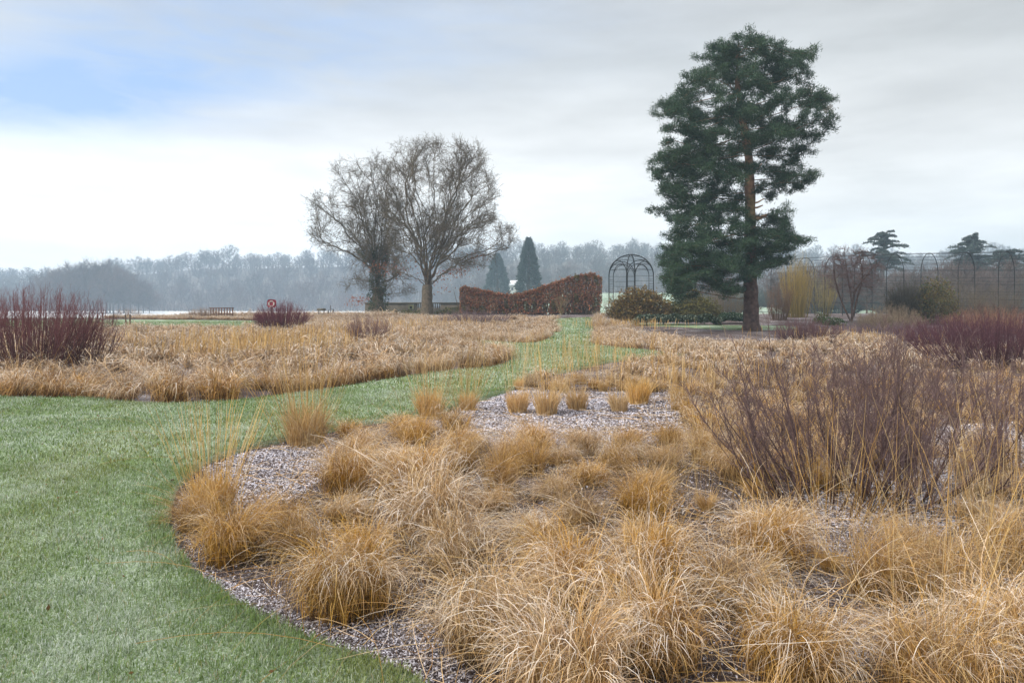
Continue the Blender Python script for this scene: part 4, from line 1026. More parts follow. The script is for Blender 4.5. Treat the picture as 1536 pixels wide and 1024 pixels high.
for d, step, sc, nm in ((560, 17, 1.0, 'top'), (490, 19, .95, 'upper'), (420, 21, .88, 'middle'), (360, 24, .85, 'lower'), (316, 27, .80, 'foot')):
    px = -25
    while px < 1560 and n_w < 296:
        hid = 985 < px < 1165 and d < 500
        if not (hid) and not (d < 340 and 590 < px < 1000 and False):
            lab = {'top': 'bare grey tree on the skyline of the hazy wooded hill', 'upper': 'bare hazy tree just below the skyline of the far hill', 'middle': 'bare hazy tree half way down the far wooded hill', 'lower': 'bare hazy tree low on the far wooded hill', 'foot': 'bare hazy tree at the foot of the far hill beyond lake and field'}[nm]
            plant(px + r9.uniform(-.4, .4) * step, d + r9.uniform(-22, 22), sc * r9.uniform(.72, 1.22), lab, lab.replace('bare ', 'bare trees: ', 1)); n_w += 1
        px += step * r9.uniform(.8, 1.35) * (1.18 if d < 450 else 1.0)
# the mass of trunks, saplings and scrub between them
def underwood():
    rng = np.random.default_rng(88); mb = MB()
    for d0, d1, n, hh in ((296, 330, 2600, 5), (330, 420, 4200, 7), (420, 590, 5200, 8)):
        px = rng.uniform(-60, 1600, n); d = rng.uniform(d0, d1, n); x = (px - CX) / F * d; z = H(x, d)
        o = np.stack([x, d, z], 1); m = 3; h = hh * rng.uniform(.4, 1.2, n)
        dd = norm(np.stack([rng.normal(0, .22, n), rng.normal(0, .22, n), np.ones(n)], 1))
        Q = np.stack([o, o + dd * h[:, None] * .5, o + dd * h[:, None] + rng.normal(0, .6, (n, 3))], 1)
        V, Fq = sweep(Q.reshape(-1, 3), np.tile([.13, .10, .05], n), np.repeat(np.arange(n), 3), 3)
        mb.add(V, Fq, np.repeat(rgb(.125, .10, .095) * rng.uniform(.6, 1.4, (n, 1)), 9, 0))
        k = n * 7; i = rng.integers(0, n, k); t = rng.uniform(.25, 1, k)[:, None]; oo = Q[i, 0] * (1 - t) + Q[i, 2] * t
        e = norm(rng.normal(size=(k, 3)) + np.array((0, 0, .5))) * rng.uniform(.8, 2.6, (k, 1))
        Q2 = np.stack([oo, oo + e], 1); V, Fq = sweep(Q2.reshape(-1, 3), np.tile([.06, .03], k), np.repeat(np.arange(k), 2), 3)
        mb.add(V, Fq, np.repeat(rgb(.14, .11, .105) * rng.uniform(.7, 1.3, (k, 1)), 6, 0))
    return mb
tag(obj('underwood', underwood().mesh('underwood', M_FAR)), 'hazy brown underwood and saplings covering the far hill', 'undergrowth', kind='stuff')
# nearer, darker clump across the lake on the left
CL = [far_tree(740 + i, 12 + 1.5 * (i % 2), 10).mesh('lakeside_tree', attr_mat('lakeside_tree', .9, 0, .15)) for i in range(3)]
for px, d, sc in ((75, 255, .98), (100, 250, 1.02), (122, 262, 1.06), (146, 256, 1.18), (165, 265, 1.16), (186, 258, .95), (208, 262, .78), (224, 258, .55), (90, 268, 1.0), (135, 270, 1.15), (60, 262, .8), (178, 272, 1.05), (112, 245, .8), (152, 246, .85), (196, 250, .7), (84, 250, .85), (128, 252, 1.0), (170, 250, 1.0), (140, 262, 1.1), (104, 262, 1.0), (215, 266, .7), (160, 258, 1.05), (66, 258, .75)):
    x, y, z = AT(px, d); o = obj('lakeside_tree', CL[r9.randrange(3)], None, (x, y, -3.0), r9.uniform(0, 6.283), sc * 1.28)
    tag(o, 'dark bare tree in the rounded clump on the lake shore at left', 'tree', 'bare trees of the lakeside clump')
x, y, z = AT(10, 245); tag(obj('lakeside_tree', CL[0], None, (x, y, -3.0), 1.0, .72), 'single bare tree left of the rounded lakeside clump, above the tall crimson dogwood', 'tree')

# ---- conifers beyond the hedge, cedars at right
def cone_tree(seed, h, w, n=9000, col=(.045, .065, .060)):
    rng = np.random.default_rng(seed); mb = MB(); t = rng.random(n) ** .75
    prof = lambda q: np.interp(q, (0, .03, .10, .25, .5, .75, .92, 1), (.42, .46, .48, .44, .34, .22, .10, .01))
    lump = 1 + .16 * np.sin(t * 40 + rng.uniform(0, 6)) * rng.random(n)
    a = rng.uniform(0, 6.283, n); q = prof(t) * w * lump * (.62 + .42 * np.sqrt(rng.random(n))) * (1 + .12 * np.sin(a * 5 + t * 23))
    c = np.stack([np.cos(a) * q, np.sin(a) * q, t * h * .97 + .3], 1)
    dr = norm(np.stack([np.cos(a), np.sin(a), rng.normal(-.1, .45, n)], 1)); sd = norm(np.cross(dr, rng.normal(size=(n, 3)))) * .16
    V = np.stack([c - sd, c + sd, c + dr * rng.uniform(.3, .8, (n, 1))], 1).reshape(-1, 3)
    mb.add(V, np.arange(n * 3).reshape(n, 3), np.repeat(rgb(*col) * rng.uniform(.6, 1.5, (n, 1)), 3, 0)); 
    return mb
def conifer(px, d, top_py, wpx, label, seed):
    x, y, z = AT(px, d); h = EYE - (top_py - HY) / F * d - z; w = wpx / F * d
    root = empty('conifer', (x, y, z)); tag(root, label, 'tree')
    obj('crown', cone_tree(seed, h, w).mesh('crown', M_NEEDLE), root)
    t = MB(); t.tube([(0, 0, -.3), (0, 0, h * .5), (0, 0, h * .95)], [.5, .3, .05], 8, rgb(.10, .07, .06)); obj('trunk', t.mesh('trunk', M_BARK), root)
conifer(793, 165, 356, 37, 'dark cone-shaped conifer rising behind the dip of the copper hedge, the taller one', 801)
conifer(746, 210, 380, 36, 'dark hazy conifer seen through the right branches of the broad oak', 802)
def cedar(px, d, top_py, wpx, label, seed, tiers=9, lean=0.0, low=.3):
    rng = np.random.default_rng(seed); x, y, z = AT(px, d); h = EYE - (top_py - HY) / F * d - z; w = wpx / F * d
    root = empty('cedar_tree', (x, y, z)); tag(root, label, 'tree')
    t = MB(); tops = np.array([(lean * s * h, 0, s * h) for s in np.linspace(-.02, .96, 8)]); t.tube(tops, np.linspace(.55, .10, 8), 8, rgb(.09, .07, .065)); obj('trunk', t.mesh('trunk', M_BARK), root)
    b = MB(); f = MB()
    for k in range(tiers * 9):
        q0 = rng.random() ** .8; s = low + (.97 - low) * q0; zz = s * h; a = rng.uniform(0, 6.283)
        L = w * .56 * (1.05 - .75 * max(0, (s - .6) / .4) ** 1.6) * rng.uniform(.2, 1.1); up = rng.uniform(-.12, .28)
        tq = np.linspace(0, 1, 6); bow = lambda t: L * (up * t + .10 * np.sin(t * 3.0) - .10 * t ** 3)
        P = np.stack([lean * zz + np.cos(a) * L * tq, np.sin(a) * L * tq, zz + bow(tq)], 1)
        b.tube(P, np.linspace(.10, .02, 6), 4, rgb(.09, .07, .065))
        n = 150; q = .15 + .78 * rng.random(n) ** .7; wd = (.03 + .16 * np.sin(np.clip(q, 0, 1) * 2.2)) * L
        c = np.stack([lean * zz + np.cos(a) * L * q, np.sin(a) * L * q, zz + bow(q)], 1)
        side = rng.normal(0, .5, n) * wd; c[:, 0] += -np.sin(a) * side; c[:, 1] += np.cos(a) * side; c[:, 2] += rng.normal(.05, .09, n) - np.abs(side) * .2
        f.add(*leaf_quads(rng, c, .15, rgb(.050, .072, .062) * rng.uniform(.6, 1.5, (n, 1)), .5, .5))
    obj('boughs', b.mesh('boughs', M_BARK), root); obj('foliage', f.mesh('foliage', M_NEEDLE), root)
cedar(1320, 118, 347, 76, 'flat-topped cedar in the haze above the iron tunnel, between two hoops', 811, 10, .06, .50)
cedar(1458, 112, 352, 72, 'tall cedar with tiered branches at right, above the iron tunnel', 812, 15)
cedar(1512, 104, 374, 80, 'lower spreading cedar at the right edge behind the tall cedar', 813, 11)
# trees and scrub filling the haze behind the tunnel
HT = [far_tree(760 + i, 9, 7.5).mesh('garden_tree', attr_mat('garden_tree', .9, 0, .2)) for i in range(3)]
for i, (px, d, sc, lab) in enumerate(((1195, 120, .75, 'bare tree in the haze behind the golden willow'), (1238, 105, .82, 'bare tree in the haze left of the many-stemmed tree'), (1285, 125, .95, 'bare tree in the haze behind the many-stemmed tree'),
        (1352, 110, .70, 'bare tree in the haze right of the flat-topped cedar'), (1385, 130, .85, 'bare tree in the haze behind the olive bush'), (1425, 92, .78, 'bare tree tangled with the tunnel before the tall cedar'), (1490, 88, .62, 'bare tree at right below the tall cedar'),
        (1530, 95, .70, 'bare tree at the right edge in the haze'), (1160, 140, .8, 'bare tree in the haze just right of the pine trunk'), (1085, 110, .7, 'bare tree behind the pine crown, left of its trunk'), (1045, 120, .7, 'bare tree glimpsed under the pine crown'), (1215, 78, .62, 'nearer bare tree just behind the leftmost hoop'), (1262, 84, .66, 'nearer bare tree behind the left limb of the many-stemmed tree'), (1300, 76, .6, 'nearer bare tree behind the right limb of the many-stemmed tree'), (1340, 86, .62, 'nearer bare tree left of the third hoop'), (1375, 78, .58, 'nearer bare tree right above the grey bush'), (1410, 82, .66, 'nearer bare tree above the olive bush'), (1450, 74, .64, 'nearer bare tree between olive bush and tall cedar'), (1475, 80, .6, 'nearer bare tree under the tall cedar, right side'), (1510, 72, .62, 'nearer bare tree near the right end of the tunnel'), (1180, 84, .6, 'nearer bare tree above the golden willow, left side'))):
    plant(px, d, sc, lab, 'bare trees behind the garden tunnel', HT, 'garden_tree')
for px, d, sc, n in ((1200, 72, 3.2, 37), (1260, 70, 3.4, 38), (1345, 68, 3.6, 39), (1430, 66, 3.8, 40), (1505, 64, 3.6, 41), (1060, 80, 3.2, 42), (1110, 76, 3.0, 43), (1230, 85, 2.6, 31), (1310, 82, 3.0, 32), (1395, 80, 3.2, 33), (1470, 78, 3.0, 34), (1540, 74, 3.0, 35), (1165, 90, 2.4, 36)):
    lab = {31: 'dim blue-grey scrub behind the tunnel below the leftmost hoop', 32: 'dim blue-grey scrub behind the many-stemmed tree', 33: 'dim blue-grey scrub behind the olive bush', 34: 'dim blue-grey scrub under the tall cedar', 35: 'dim blue-grey scrub at the right edge', 36: 'dim scrub right behind the pine trunk', 37: 'tall dusky scrub just beyond the tunnel behind the golden willow', 38: 'tall dusky scrub just beyond the tunnel behind the many-stemmed tree', 39: 'tall dusky scrub just beyond the tunnel behind the grey bush', 40: 'tall dusky scrub just beyond the tunnel behind the climbing rose', 41: 'tall dusky scrub just beyond the tunnel at its right end', 42: 'tall dusky scrub behind the yellow-green shrub under the pine', 43: 'tall dusky scrub behind the pine trunk, left side'}[n]
    d *= 1.5; sc *= 1.55
    put_shrub('scrub_bush', px, 0, shrub(n, 220, sc, 1, .04, (.052, .064, .064), (.080, .092, .088), 8, 3, 1.0, .08, 1.6, .25, upright_twigs=.4, start=.1, oblong=(1.3, 1)), lab, 'scrub behind the tunnel', d)

# ------------------------------------------------------------------ copper hedge with a wavy top
def hedge():
    rng = np.random.default_rng(61); d = 58
    prof = [(689, 433), (697, 430), (720, 434), (742, 439), (760, 442), (778, 441), (800, 435), (822, 427), (845, 419), (870, 413), (886, 410), (903, 417)]
    px0, px1 = 690, 902; x0, y0, z0 = AT(px0, d); x1 = (px1 - CX) / F * d
    root = empty('copper_hedge', ((x0 + x1) / 2, d, float(H((x0 + x1) / 2, d)))); tag(root, 'clipped copper beech hedge with a wavy top and rust red leaves', 'hedge'); off = np.array(root.location)
    pp = np.array(prof, float); ztop = lambda px: EYE - (np.interp(px, pp[:, 0], pp[:, 1]) - HY) / F * d
    n = 23000; px = rng.uniform(px0, px1, n); t = rng.random(n); fr = rng.random(n)
    x = (px - CX) / F * d; zt = ztop(px) + rng.normal(0, .05, n) + .16 * (vnoise(np.stack([px * .12, px * 0], 1), 2.0, 3) - .5) + (rng.random(n) < .03) * rng.uniform(0, .35, n); zb = H(x, np.full(n, d)) + .1
    z = zb + (zt - zb) * (1 - (1 - t) ** 1.0); topm = rng.random(n) < .22; z = np.where(topm, zt - np.abs(rng.normal(0, .12, n)), z)
    y = d + np.where(rng.random(n) < .55, -.6 + np.abs(rng.normal(0, .15, n)), rng.uniform(-.6, .6, n))
    bare = vnoise(np.stack([x * 1.6, z * .35], 1), 1.8, 7); low = np.clip((zt - z) / np.maximum(zt - zb, .1), 0, 1)
    keep = rng.random(n) < np.clip(1.15 - 1.25 * low ** 1.5 * (bare > .52), .15, 1)
    c = np.stack([x, y, z], 1)[keep] - off; m = len(c)
    tone = np.array([(.33, .125, .07), (.39, .155, .08), (.24, .10, .06), (.31, .19, .10), (.22, .14, .085)])[rng.integers(0, 5, m)] * rng.uniform(.6, 1.5, (m, 1))
    green = vnoise(np.stack([x, z], 1), 1.4, 12)[keep] > .74; tone[green] = rgb(.15, .115, .045) * rng.uniform(.7, 1.3, (green.sum(), 1))
    mb = MB(); mb.add(*leaf_quads(rng, c, .075, tone)); obj('foliage', mb.mesh('foliage', M_LEAF), root)
    st = MB(); k = 520; px = rng.uniform(px0 + 2, px1 - 2, k); x = (px - CX) / F * d; zb = H(x, np.full(k, d)) - .1; zt = ztop(px) - .15
    yy = d + rng.uniform(-.4, .4, k); o = np.stack([x, yy, zb], 1); e = np.stack([x + rng.normal(0, .3, k), yy + rng.normal(0, .15, k), zt], 1)
    mid = (o + e) / 2 + rng.normal(0, .12, (k, 3)); Q = np.stack([o, mid, e], 1) - off
    V, Fq = sweep(Q.reshape(-1, 3), np.tile([.035, .026, .012], k), np.repeat(np.arange(k), 3), 4); st.add(V, Fq, rgb(.12, .085, .065))
    obj('stem_frame', st.mesh('stem_frame', M_BARK), root)
hedge()
put_shrub('sapling', 842, 476, shrub(62, 9, 1.75, 1, .035, (.22, .17, .09), (.24, .18, .10), 6, 3, .55, .1, .02, .24, upright_twigs=.3, start=.35), 'small pale forked sapling in front of the copper hedge', None, 55)

# ------------------------------------------------------------------ iron arbour and tunnel
IRON = rgb(.022, .026, .030)
def arbour():
    d = 52; cx, cy, cz = AT(946.5, d); root = empty('iron_arbour', (cx, cy, cz)); tag(root, 'black iron domed rose arbour of crossing hoops beside the hedge end', 'arbour')
    C4 = np.array([(-1.49, .54), (-.54, -1.49), (1.49, -.54), (.54, 1.49)]); hs, hp = 2.85, 4.35
    for i, c in enumerate(C4):
        m = MB(); rr = .035 if i != 1 else .05
        m.tube([(c[0], c[1], -.1), (c[0], c[1], hs)], rr, 6, IRON); obj('post', m.mesh('post', M_IRON), root)
        # ladder of rungs to the inner post
        q = c * .80; m = MB(); m.tube([(q[0], q[1], -.1), (q[0], q[1], hs)], .024, 5, IRON)
        for z in np.arange(.35, hs, .32): m.tube([(c[0], c[1], z), (q[0], q[1], z)], .012, 4, IRON)
        obj('ladder_side', m.mesh('ladder_side', M_IRON), root)
    def hoop(a, b, z0, rise, r, name, n=24):
        t = np.linspace(0, math.pi, n); P = np.stack([a[0] + (b[0] - a[0]) * (1 - np.cos(t)) / 2, a[1] + (b[1] - a[1]) * (1 - np.cos(t)) / 2, z0 + rise * np.sin(t)], 1)
        m = MB(); m.tube(P, r, 6, IRON); obj(name, m.mesh(name, M_IRON), root); return P
    for i in range(4): hoop(C4[i], C4[(i + 1) % 4], hs, 1.05, .03, 'side_arch'); hoop(C4[i] * .80, C4[(i + 1) % 4] * .80, hs - .05, .85, .024, 'inner_arch')
    D = [hoop(C4[0], C4[2], hs, 1.5, .04, 'dome_hoop'), hoop(C4[1], C4[3], hs, 1.5, .04, 'dome_hoop')]
    for k in (2, 4, 6, 8, 10):
        q = [D[0][k], D[1][k], D[0][-1 - k], D[1][-1 - k]]; m = MB()
        for a, b in zip(q, q[1:] + q[:1]): m.tube([a, (a + b) / 2 + np.array((0, 0, .05)), b], .013, 4, IRON)
        obj('dome_ring', m.mesh('dome_ring', M_IRON), root)
    for z in np.arange(.3, hs + .01, .36):
        for a, b in ((1, 2), (3, 0)):
            A, B = C4[a], C4[b]; m = MB()
            m.tube([(A[0], A[1], z), (B[0], B[1], z)], .011, 4, IRON)
            if z > 1.2: obj('cross_wire', m.mesh('cross_wire', M_IRON), root)
    # scrolls at the foot
    m = MB()
    for sx, sy, s in ((-1.75, .3, .22), (-1.2, -.6, .3), (-.3, -1.5, .26), (-.9, -1.1, .2)):
        t = np.linspace(0, 9, 40); q = s * (1 - t / 11); m.tube(np.stack([sx + q * np.cos(t), np.full(40, sy), .45 + q * np.sin(t)], 1), .016, 4, IRON)
        m.tube([(sx, sy, 0), (sx, sy, .45 - s * .3)], .016, 4, IRON)
    obj('scroll_work', m.mesh('scroll_work', M_IRON), root)
arbour()
def tunnel():
    A, B = np.array(AT(1170, 57)), np.array(AT(1575, 42.5)); ax = (B - A)[:2]; L = np.linalg.norm(ax); u = ax / L; p = np.array((-u[1], u[0]))
    root = empty('iron_tunnel', tuple(A)); tag(root, 'long black iron rose tunnel of hoops and wires across the garden on the right', 'pergola')
    wd, hs, rise = 2.3, 3.0, 1.3; n = 24; t = np.linspace(0, math.pi, n)
    prof = np.concatenate([[(-wd / 2, -.2)], np.stack([-wd / 2 * np.cos(t), hs + rise * np.sin(t)], 1), [(wd / 2, -.2)]])
    S = np.linspace(0, L, 9)
    g = lambda s: float(H(*(A[:2] + u * s))) - A[2]
    for s in S:
        P = np.array([(u[0] * s + p[0] * a, u[1] * s + p[1] * a, b + g(s)) for a, b in prof]); m = MB(); m.tube(P, .024, 6, IRON); obj('hoop', m.mesh('hoop', M_IRON), root)
    for a, b in [tuple(prof[i]) for i in (2, 4, 6, 8, 10, 12, 14, 17, 20, 23)] + [(-wd / 2, z) for z in (.5, .95, 1.4, 1.85, 2.3, 2.7)] + [(wd / 2, z) for z in (.9, 1.7, 2.5)]:
        P = np.array([(u[0] * s + p[0] * a, u[1] * s + p[1] * a, b + g(s)) for s in S]); m = MB(); m.tube(P, .009, 4, IRON); obj('wire', m.mesh('wire', M_IRON), root)
tunnel()

# ------------------------------------------------------------------ garden plants on the right
def leafy_bush(seed, h, w, dep, n, tones, size, flat=.2, dome=True):
    rng = np.random.default_rng(seed); u = norm(rng.normal(size=(n, 3))) * rng.random((n, 1)) ** .33; u[:, 2] = np.abs(u[:, 2])
    c = u * np.array((w / 2, dep / 2, h)) * (1 + .22 * (vnoise(u, 3.0, seed)[:, None] - .5) * 2)
    tn = np.array(tones)[rng.integers(0, len(tones), n)] * rng.uniform(.65, 1.35, (n, 1)); mb = MB(); mb.add(*leaf_quads(rng, c, size, tn, flat)); return mb
put_shrub('golden_willow', 1195, 0, shrub(91, 170, 4.5, 1, .016, (.26, .20, .07), (.42, .31, .10), 5, 2, .20, .04, .7, .12, upright_twigs=1.4, start=.3), 'upright golden-stemmed willow right of the pine trunk', None, 50)
put_shrub('golden_willow', 1168, 0, shrub(92, 90, 2.6, 1, .016, (.13, .085, .06), (.20, .13, .09), 6, 2, .25, .05, .5, .16, upright_twigs=1.2, start=.2), 'lower reddish-brown stemmed shrub between pine trunk and golden willow', None, 47)
put_shrub('yellow_stem_shrub', 1235, 0, shrub(93, 60, 3.6, 1, .014, (.20, .165, .07), (.33, .27, .11), 6, 2, .45, .07, .5, .16, upright_twigs=1.0, start=.2), 'loose yellowish shrub right of the golden willow', None, 52)
def multistem(px, d, poly, base, limbs, label, seed, bark=(.13, .085, .07), natt=420):
    rng = np.random.default_rng(seed); x, y, z = AT(base[0], d); off = np.array((x, y, z)); nodes, par = [off - np.array((0, 0, .1))], [-1]
    for li in limbs:
        prev = 0; cm = catmull(np.array([nodes[0]] + [P3(a, b, d) + np.array((0, rng.normal(0, .4), 0)) for a, b in li]), 5)
        for q in cm[1:]: nodes.append(q); par.append(prev); prev = len(nodes) - 1
    N, pr = colonize(nodes, par, crown_points(rng, poly, d, natt, 2.0), .16, 1.6, .22, 60, (0, 0, .1), rng); r = radii(N, pr, .010, 2.2, .2)
    root = empty('many_stemmed_tree', tuple(off)); tag(root, label, 'tree'); P, Rr, cid = chains(N, pr, r); V, Fq = sweep(P - off, Rr, cid, 5); mb = MB(); mb.add(V, Fq, rgb(*bark))
    obj('trunk', mb.mesh('trunk', M_BARK), root); Q, tr = grow_twigs(rng, N, pr, r, .03, 3, .5, .009); n, m = Q.shape[:2]
    V, Fq = sweep(Q.reshape(-1, 3) - off, tr.ravel(), np.repeat(np.arange(n), m), 3); mb = MB(); mb.add(V, Fq, rgb(.16, .10, .095)); obj('crown', mb.mesh('crown', M_BARK), root)
multistem(1275, 45, [(1236, 420), (1238, 392), (1250, 376), (1266, 370), (1285, 374), (1305, 380), (1322, 398), (1318, 430), (1300, 440), (1262, 440)], (1277, 489),
    [[(1268, 455), (1255, 420), (1248, 390)], [(1278, 450), (1272, 410), (1266, 380)], [(1284, 440), (1298, 415), (1312, 395)], [(1280, 450), (1285, 415), (1290, 380)]], 'bare many-stemmed tree with reddish twigs in front of the iron tunnel', 94)
put_shrub('grey_bush', 1362, 0, shrub(95, 300, 2.7, 1, .022, (.055, .048, .038), (.085, .075, .055), 8, 4, .62, .06, .6, .14, upright_twigs=.6, start=.25, hv=.55), 'rounded grey-brown bush with dense upright twigs under the third hoop', None, 44)
put_shrub('brown_thicket', 1335, 0, shrub(96, 380, 1.45, 1, .014, (.17, .13, .09), (.26, .20, .14), 8, 4, 1.15, .24, 1.0, .16, upright_twigs=.0, start=.15, oblong=(1.15, .9), hv=.4), 'low rounded thicket of tangled brown twigs before the grey bush', None, 38)
bo = put_shrub('olive_bush', 1405, 0, leafy_bush(97, 2.8, 2.6, 2.0, 6500, [(.15, .12, .04), (.19, .14, .05), (.12, .09, .04), (.09, .11, .04)], .055), 'olive-brown leafy bush right of the grey bush', None, 43, M_LEAF)
put_shrub('evergreen_shrub', 1388, 0, leafy_bush(98, 2.5, 1.0, 1.0, 1800, [(.03, .06, .03), (.045, .08, .04)], .06), 'dark evergreen wedged between the grey bush and the olive bush', None, 43.8, M_LEAF)
put_shrub('brown_thicket', 1490, 0, shrub(99, 260, 1.35, 1, .016, (.21, .11, .065), (.30, .165, .10), 6, 2, .9, .06, 1.0, .2, upright_twigs=.6, start=.2, oblong=(1.5, .9)), 'russet twig thicket behind the wide dark red dogwood', None, 36)
put_shrub('bramble_shrub', 1440, 0, shrub(100, 90, 2.9, 1, .014, (.12, .095, .07), (.17, .135, .09), 7, 3, .9, .12, .8, .3, upright_twigs=.0, start=.1), 'tangled climbing rose on the tunnel right of the olive bush', None, 45)
put_shrub('bramble_shrub', 1500, 0, shrub(101, 90, 2.4, 1, .014, (.10, .085, .07), (.15, .12, .085), 7, 3, .9, .12, .8, .3, upright_twigs=.0, start=.1), 'tangled grey climber at the right end of the tunnel', None, 44)
put_shrub('yellow_shrub', 960, 0, leafy_bush(102, 2.1, 4.2, 2.2, 12000, [(.22, .155, .045), (.17, .12, .04), (.13, .10, .04), (.24, .14, .05)], .075), 'broad ochre shrub between the iron arbour and the hanging pine boughs', None, 47, M_LEAF)
put_shrub('yellow_shrub', 1035, 0, leafy_bush(103, 1.6, 4.4, 2.0, 9000, [(.18, .16, .045), (.14, .12, .04), (.12, .12, .04)], .075), 'yellow-green shrub under the pine crown', None, 48, M_LEAF)
put_shrub('twig_shrub', 938, 0, shrub(104, 90, 1.9, 1, .014, (.17, .13, .10), (.24, .17, .13), 6, 3, .9, .1, .7, .26, upright_twigs=.3, start=.15), 'pale twiggy rose spilling at the foot of the iron arbour', None, 48)
put_shrub('twig_shrub', 1085, 0, shrub(105, 150, 2.4, 1, .014, (.13, .10, .07), (.19, .15, .10), 6, 2, .5, .07, 1.6, .2, upright_twigs=.6, start=.15), 'brownish bare twig screen under the pine left of its trunk', None, 50)
def low_hedge(px0, px1, d, h, label, tones, seed):
    x0, x1 = (px0 - CX) / F * d, (px1 - CX) / F * d; rng = np.random.default_rng(seed); mb = MB()
    n = 6500; x = rng.uniform(x0, x1, n); t = rng.random(n); y = d + rng.uniform(-.6, .6, n); lump = .85 + .3 * vnoise(np.stack([x, y], 1), 2.4, seed)
    env = np.clip(np.minimum(x - x0, x1 - x) / .4, 0, 1) ** .5
    z = h * lump * env * np.sqrt(np.clip(1 - ((y - d) / .68) ** 2, 0, 1)) * (1 - .55 * t ** 2); tn = np.array(tones)[rng.integers(0, len(tones), n)] * rng.uniform(.6, 1.4, (n, 1))
    fr = (rng.random((n, 1)) < .16) * (t[:, None] < .3); tn = tn * (1 - fr * .7) + rgb(.36, .42, .33) * fr * .7
    cx = (x0 + x1) / 2; mb.add(*leaf_quads(rng, np.stack([x - cx, y - d, z], 1), .075, tn, .3)); o = obj('low_hedge', mb.mesh('low_hedge', M_LEAF), None, (cx, d, float(H(cx, d)) - .02)); tag(o, label, 'hedge')
low_hedge(948, 1078, 42, .62, 'low dark evergreen hedge with frosted leaf tips under the pine', [(.035, .055, .032), (.05, .07, .04)], 110)
low_hedge(1075, 1122, 44, .62, 'shorter plain green hedge end touching the pine trunk', [(.04, .075, .04), (.05, .09, .05)], 111)
put_shrub('green_clump', 1250, 0, leafy_bush(112, .5, 1.4, 1.0, 900, [(.10, .16, .04), (.07, .12, .04)], .05), 'low bright green leafy clump at the foot of the many-stemmed tree', None, 42, M_LEAF)
put_shrub('green_clump', 1232, 0, leafy_bush(113, .55, 1.0, .8, 600, [(.14, .16, .04), (.10, .12, .04)], .05), 'small yellow-green clump left of the bright green one', None, 44, M_LEAF)

# ------------------------------------------------------------------ things by the lake and under the oaks
WOODC = rgb(.13, .09, .065)
for px, top, bot, lean, lab in ((135, 470, 487, -.06, 'short wooden stake behind the tall dogwood, leftmost of the row'), (146, 471, 489, .02, 'wooden stake with a darker top, second of the row'), (154, 469, 490, 0, 'straight wooden stake standing alone on the back lawn, third of the row'),
        (168, 471, 492, .10, 'leaning wooden stake, fourth of the row'), (190, 472, 492, -.08, 'pale leaning stake, one of the last pair in the row'), (195, 472, 493, 0, 'dark upright stake at the end of the row')):
    x, y = G(px, bot); z = float(H(x, y)); h = (bot - top) / F * y; m = MB()
    m.tube([(0, 0, -.15), (lean * .5, 0, h * .5), (lean, 0, h)], [.05, .047, .042], 8, WOODC); m.tube([(lean, 0, h), (lean, 0, h + .03)], [.042, .012], 8, WOODC * 1.2)
    tag(obj('wooden_stake', m.mesh('wooden_stake', M_WOOD), None, (x, y, z)), lab, 'post', 'wooden stakes on the back lawn')
def lifebuoy():
    x, y, z = AT(407.5, 60); root = empty('lifebuoy_stand', (x, y, z)); tag(root, 'red lifebuoy board on a post behind the round dogwood', 'lifebuoy')
    zc = EYE - (455 - HY) / F * 60 - z; red = rgb(.40, .03, .055)
    m = MB(); m.box((-.06, .03, -.2), (.06, .13, zc + .30), WOODC); obj('post', m.mesh('post', M_WOOD), root)
    m = MB(); t = np.linspace(0, 2 * math.pi, 33)[:-1]
    q = np.sign(np.cos(t)) * np.abs(np.cos(t)) ** .5, np.sign(np.sin(t)) * np.abs(np.sin(t)) ** .5
    V = np.concatenate([np.stack([.37 * q[0], np.full(32, yy), zc + .33 * q[1]], 1) for yy in (-.02, .03)]); i = np.arange(32); j = (i + 1) % 32
    me = mesh('board', V, [np.array([list(range(32))]), np.array([list(range(63, 31, -1))]), np.stack([i, i + 32, j + 32, j], 1)[:, ::-1]], M_PAINT, np.broadcast_to(red, (64, 3))); obj('board', me, root)
    m = MB(); a = np.linspace(0, 2 * math.pi, 29)
    m.tube(np.stack([.21 * np.cos(a), np.full(29, -.07), zc - .03 + .21 * np.sin(a)], 1), .050, 8, rgb(.55, .50, .46)); rg = obj('ring', m.mesh('ring', M_PAINT, True), root)
    m = MB()
    for k in range(4):
        a = np.linspace(-.13, .13, 4) + k * math.pi / 2 + .78; m.tube(np.stack([.21 * np.cos(a), np.full(4, -.07), zc - .03 + .21 * np.sin(a)], 1), .060, 8, red)
    obj('band', m.mesh('band', M_PAINT, True), rg)
lifebuoy()
def deck_rail():
    d = 62; x0, y0, z0 = AT(316, d); x1 = (349 - CX) / F * d; w = x1 - x0; root = empty('deck_railing', (x0, d, z0)); tag(root, 'brown timber railing of a small lakeside deck', 'railing'); h = EYE - (461.5 - HY) / F * d - z0
    for k in range(9):
        m = MB(); q = w * k / 8; m.box((q - .04, -.04, -.2), (q + .04, .04, h - .05), rgb(.14, .075, .05)); obj('post', m.mesh('post', M_WOOD), root)
    m = MB(); m.box((-.1, -.06, h - .05), (w + .1, .06, h + .02), rgb(.15, .08, .055)); obj('top_rail', m.mesh('top_rail', M_WOOD), root)
    m = MB(); m.box((0, -.025, h * .35), (w, .025, h * .43), rgb(.14, .075, .05)); obj('lower_rail', m.mesh('lower_rail', M_WOOD), root)
deck_rail()
put_shrub('reed_clump', 303, 0, shrub(120, 220, 1.05, 1, .012, (.20, .13, .09), (.26, .18, .13), 3, 0, .5, .05, .9, .2, upright_twigs=1, start=.4), 'brown bare reedy shrub at the left end of the deck railing', None, 61)
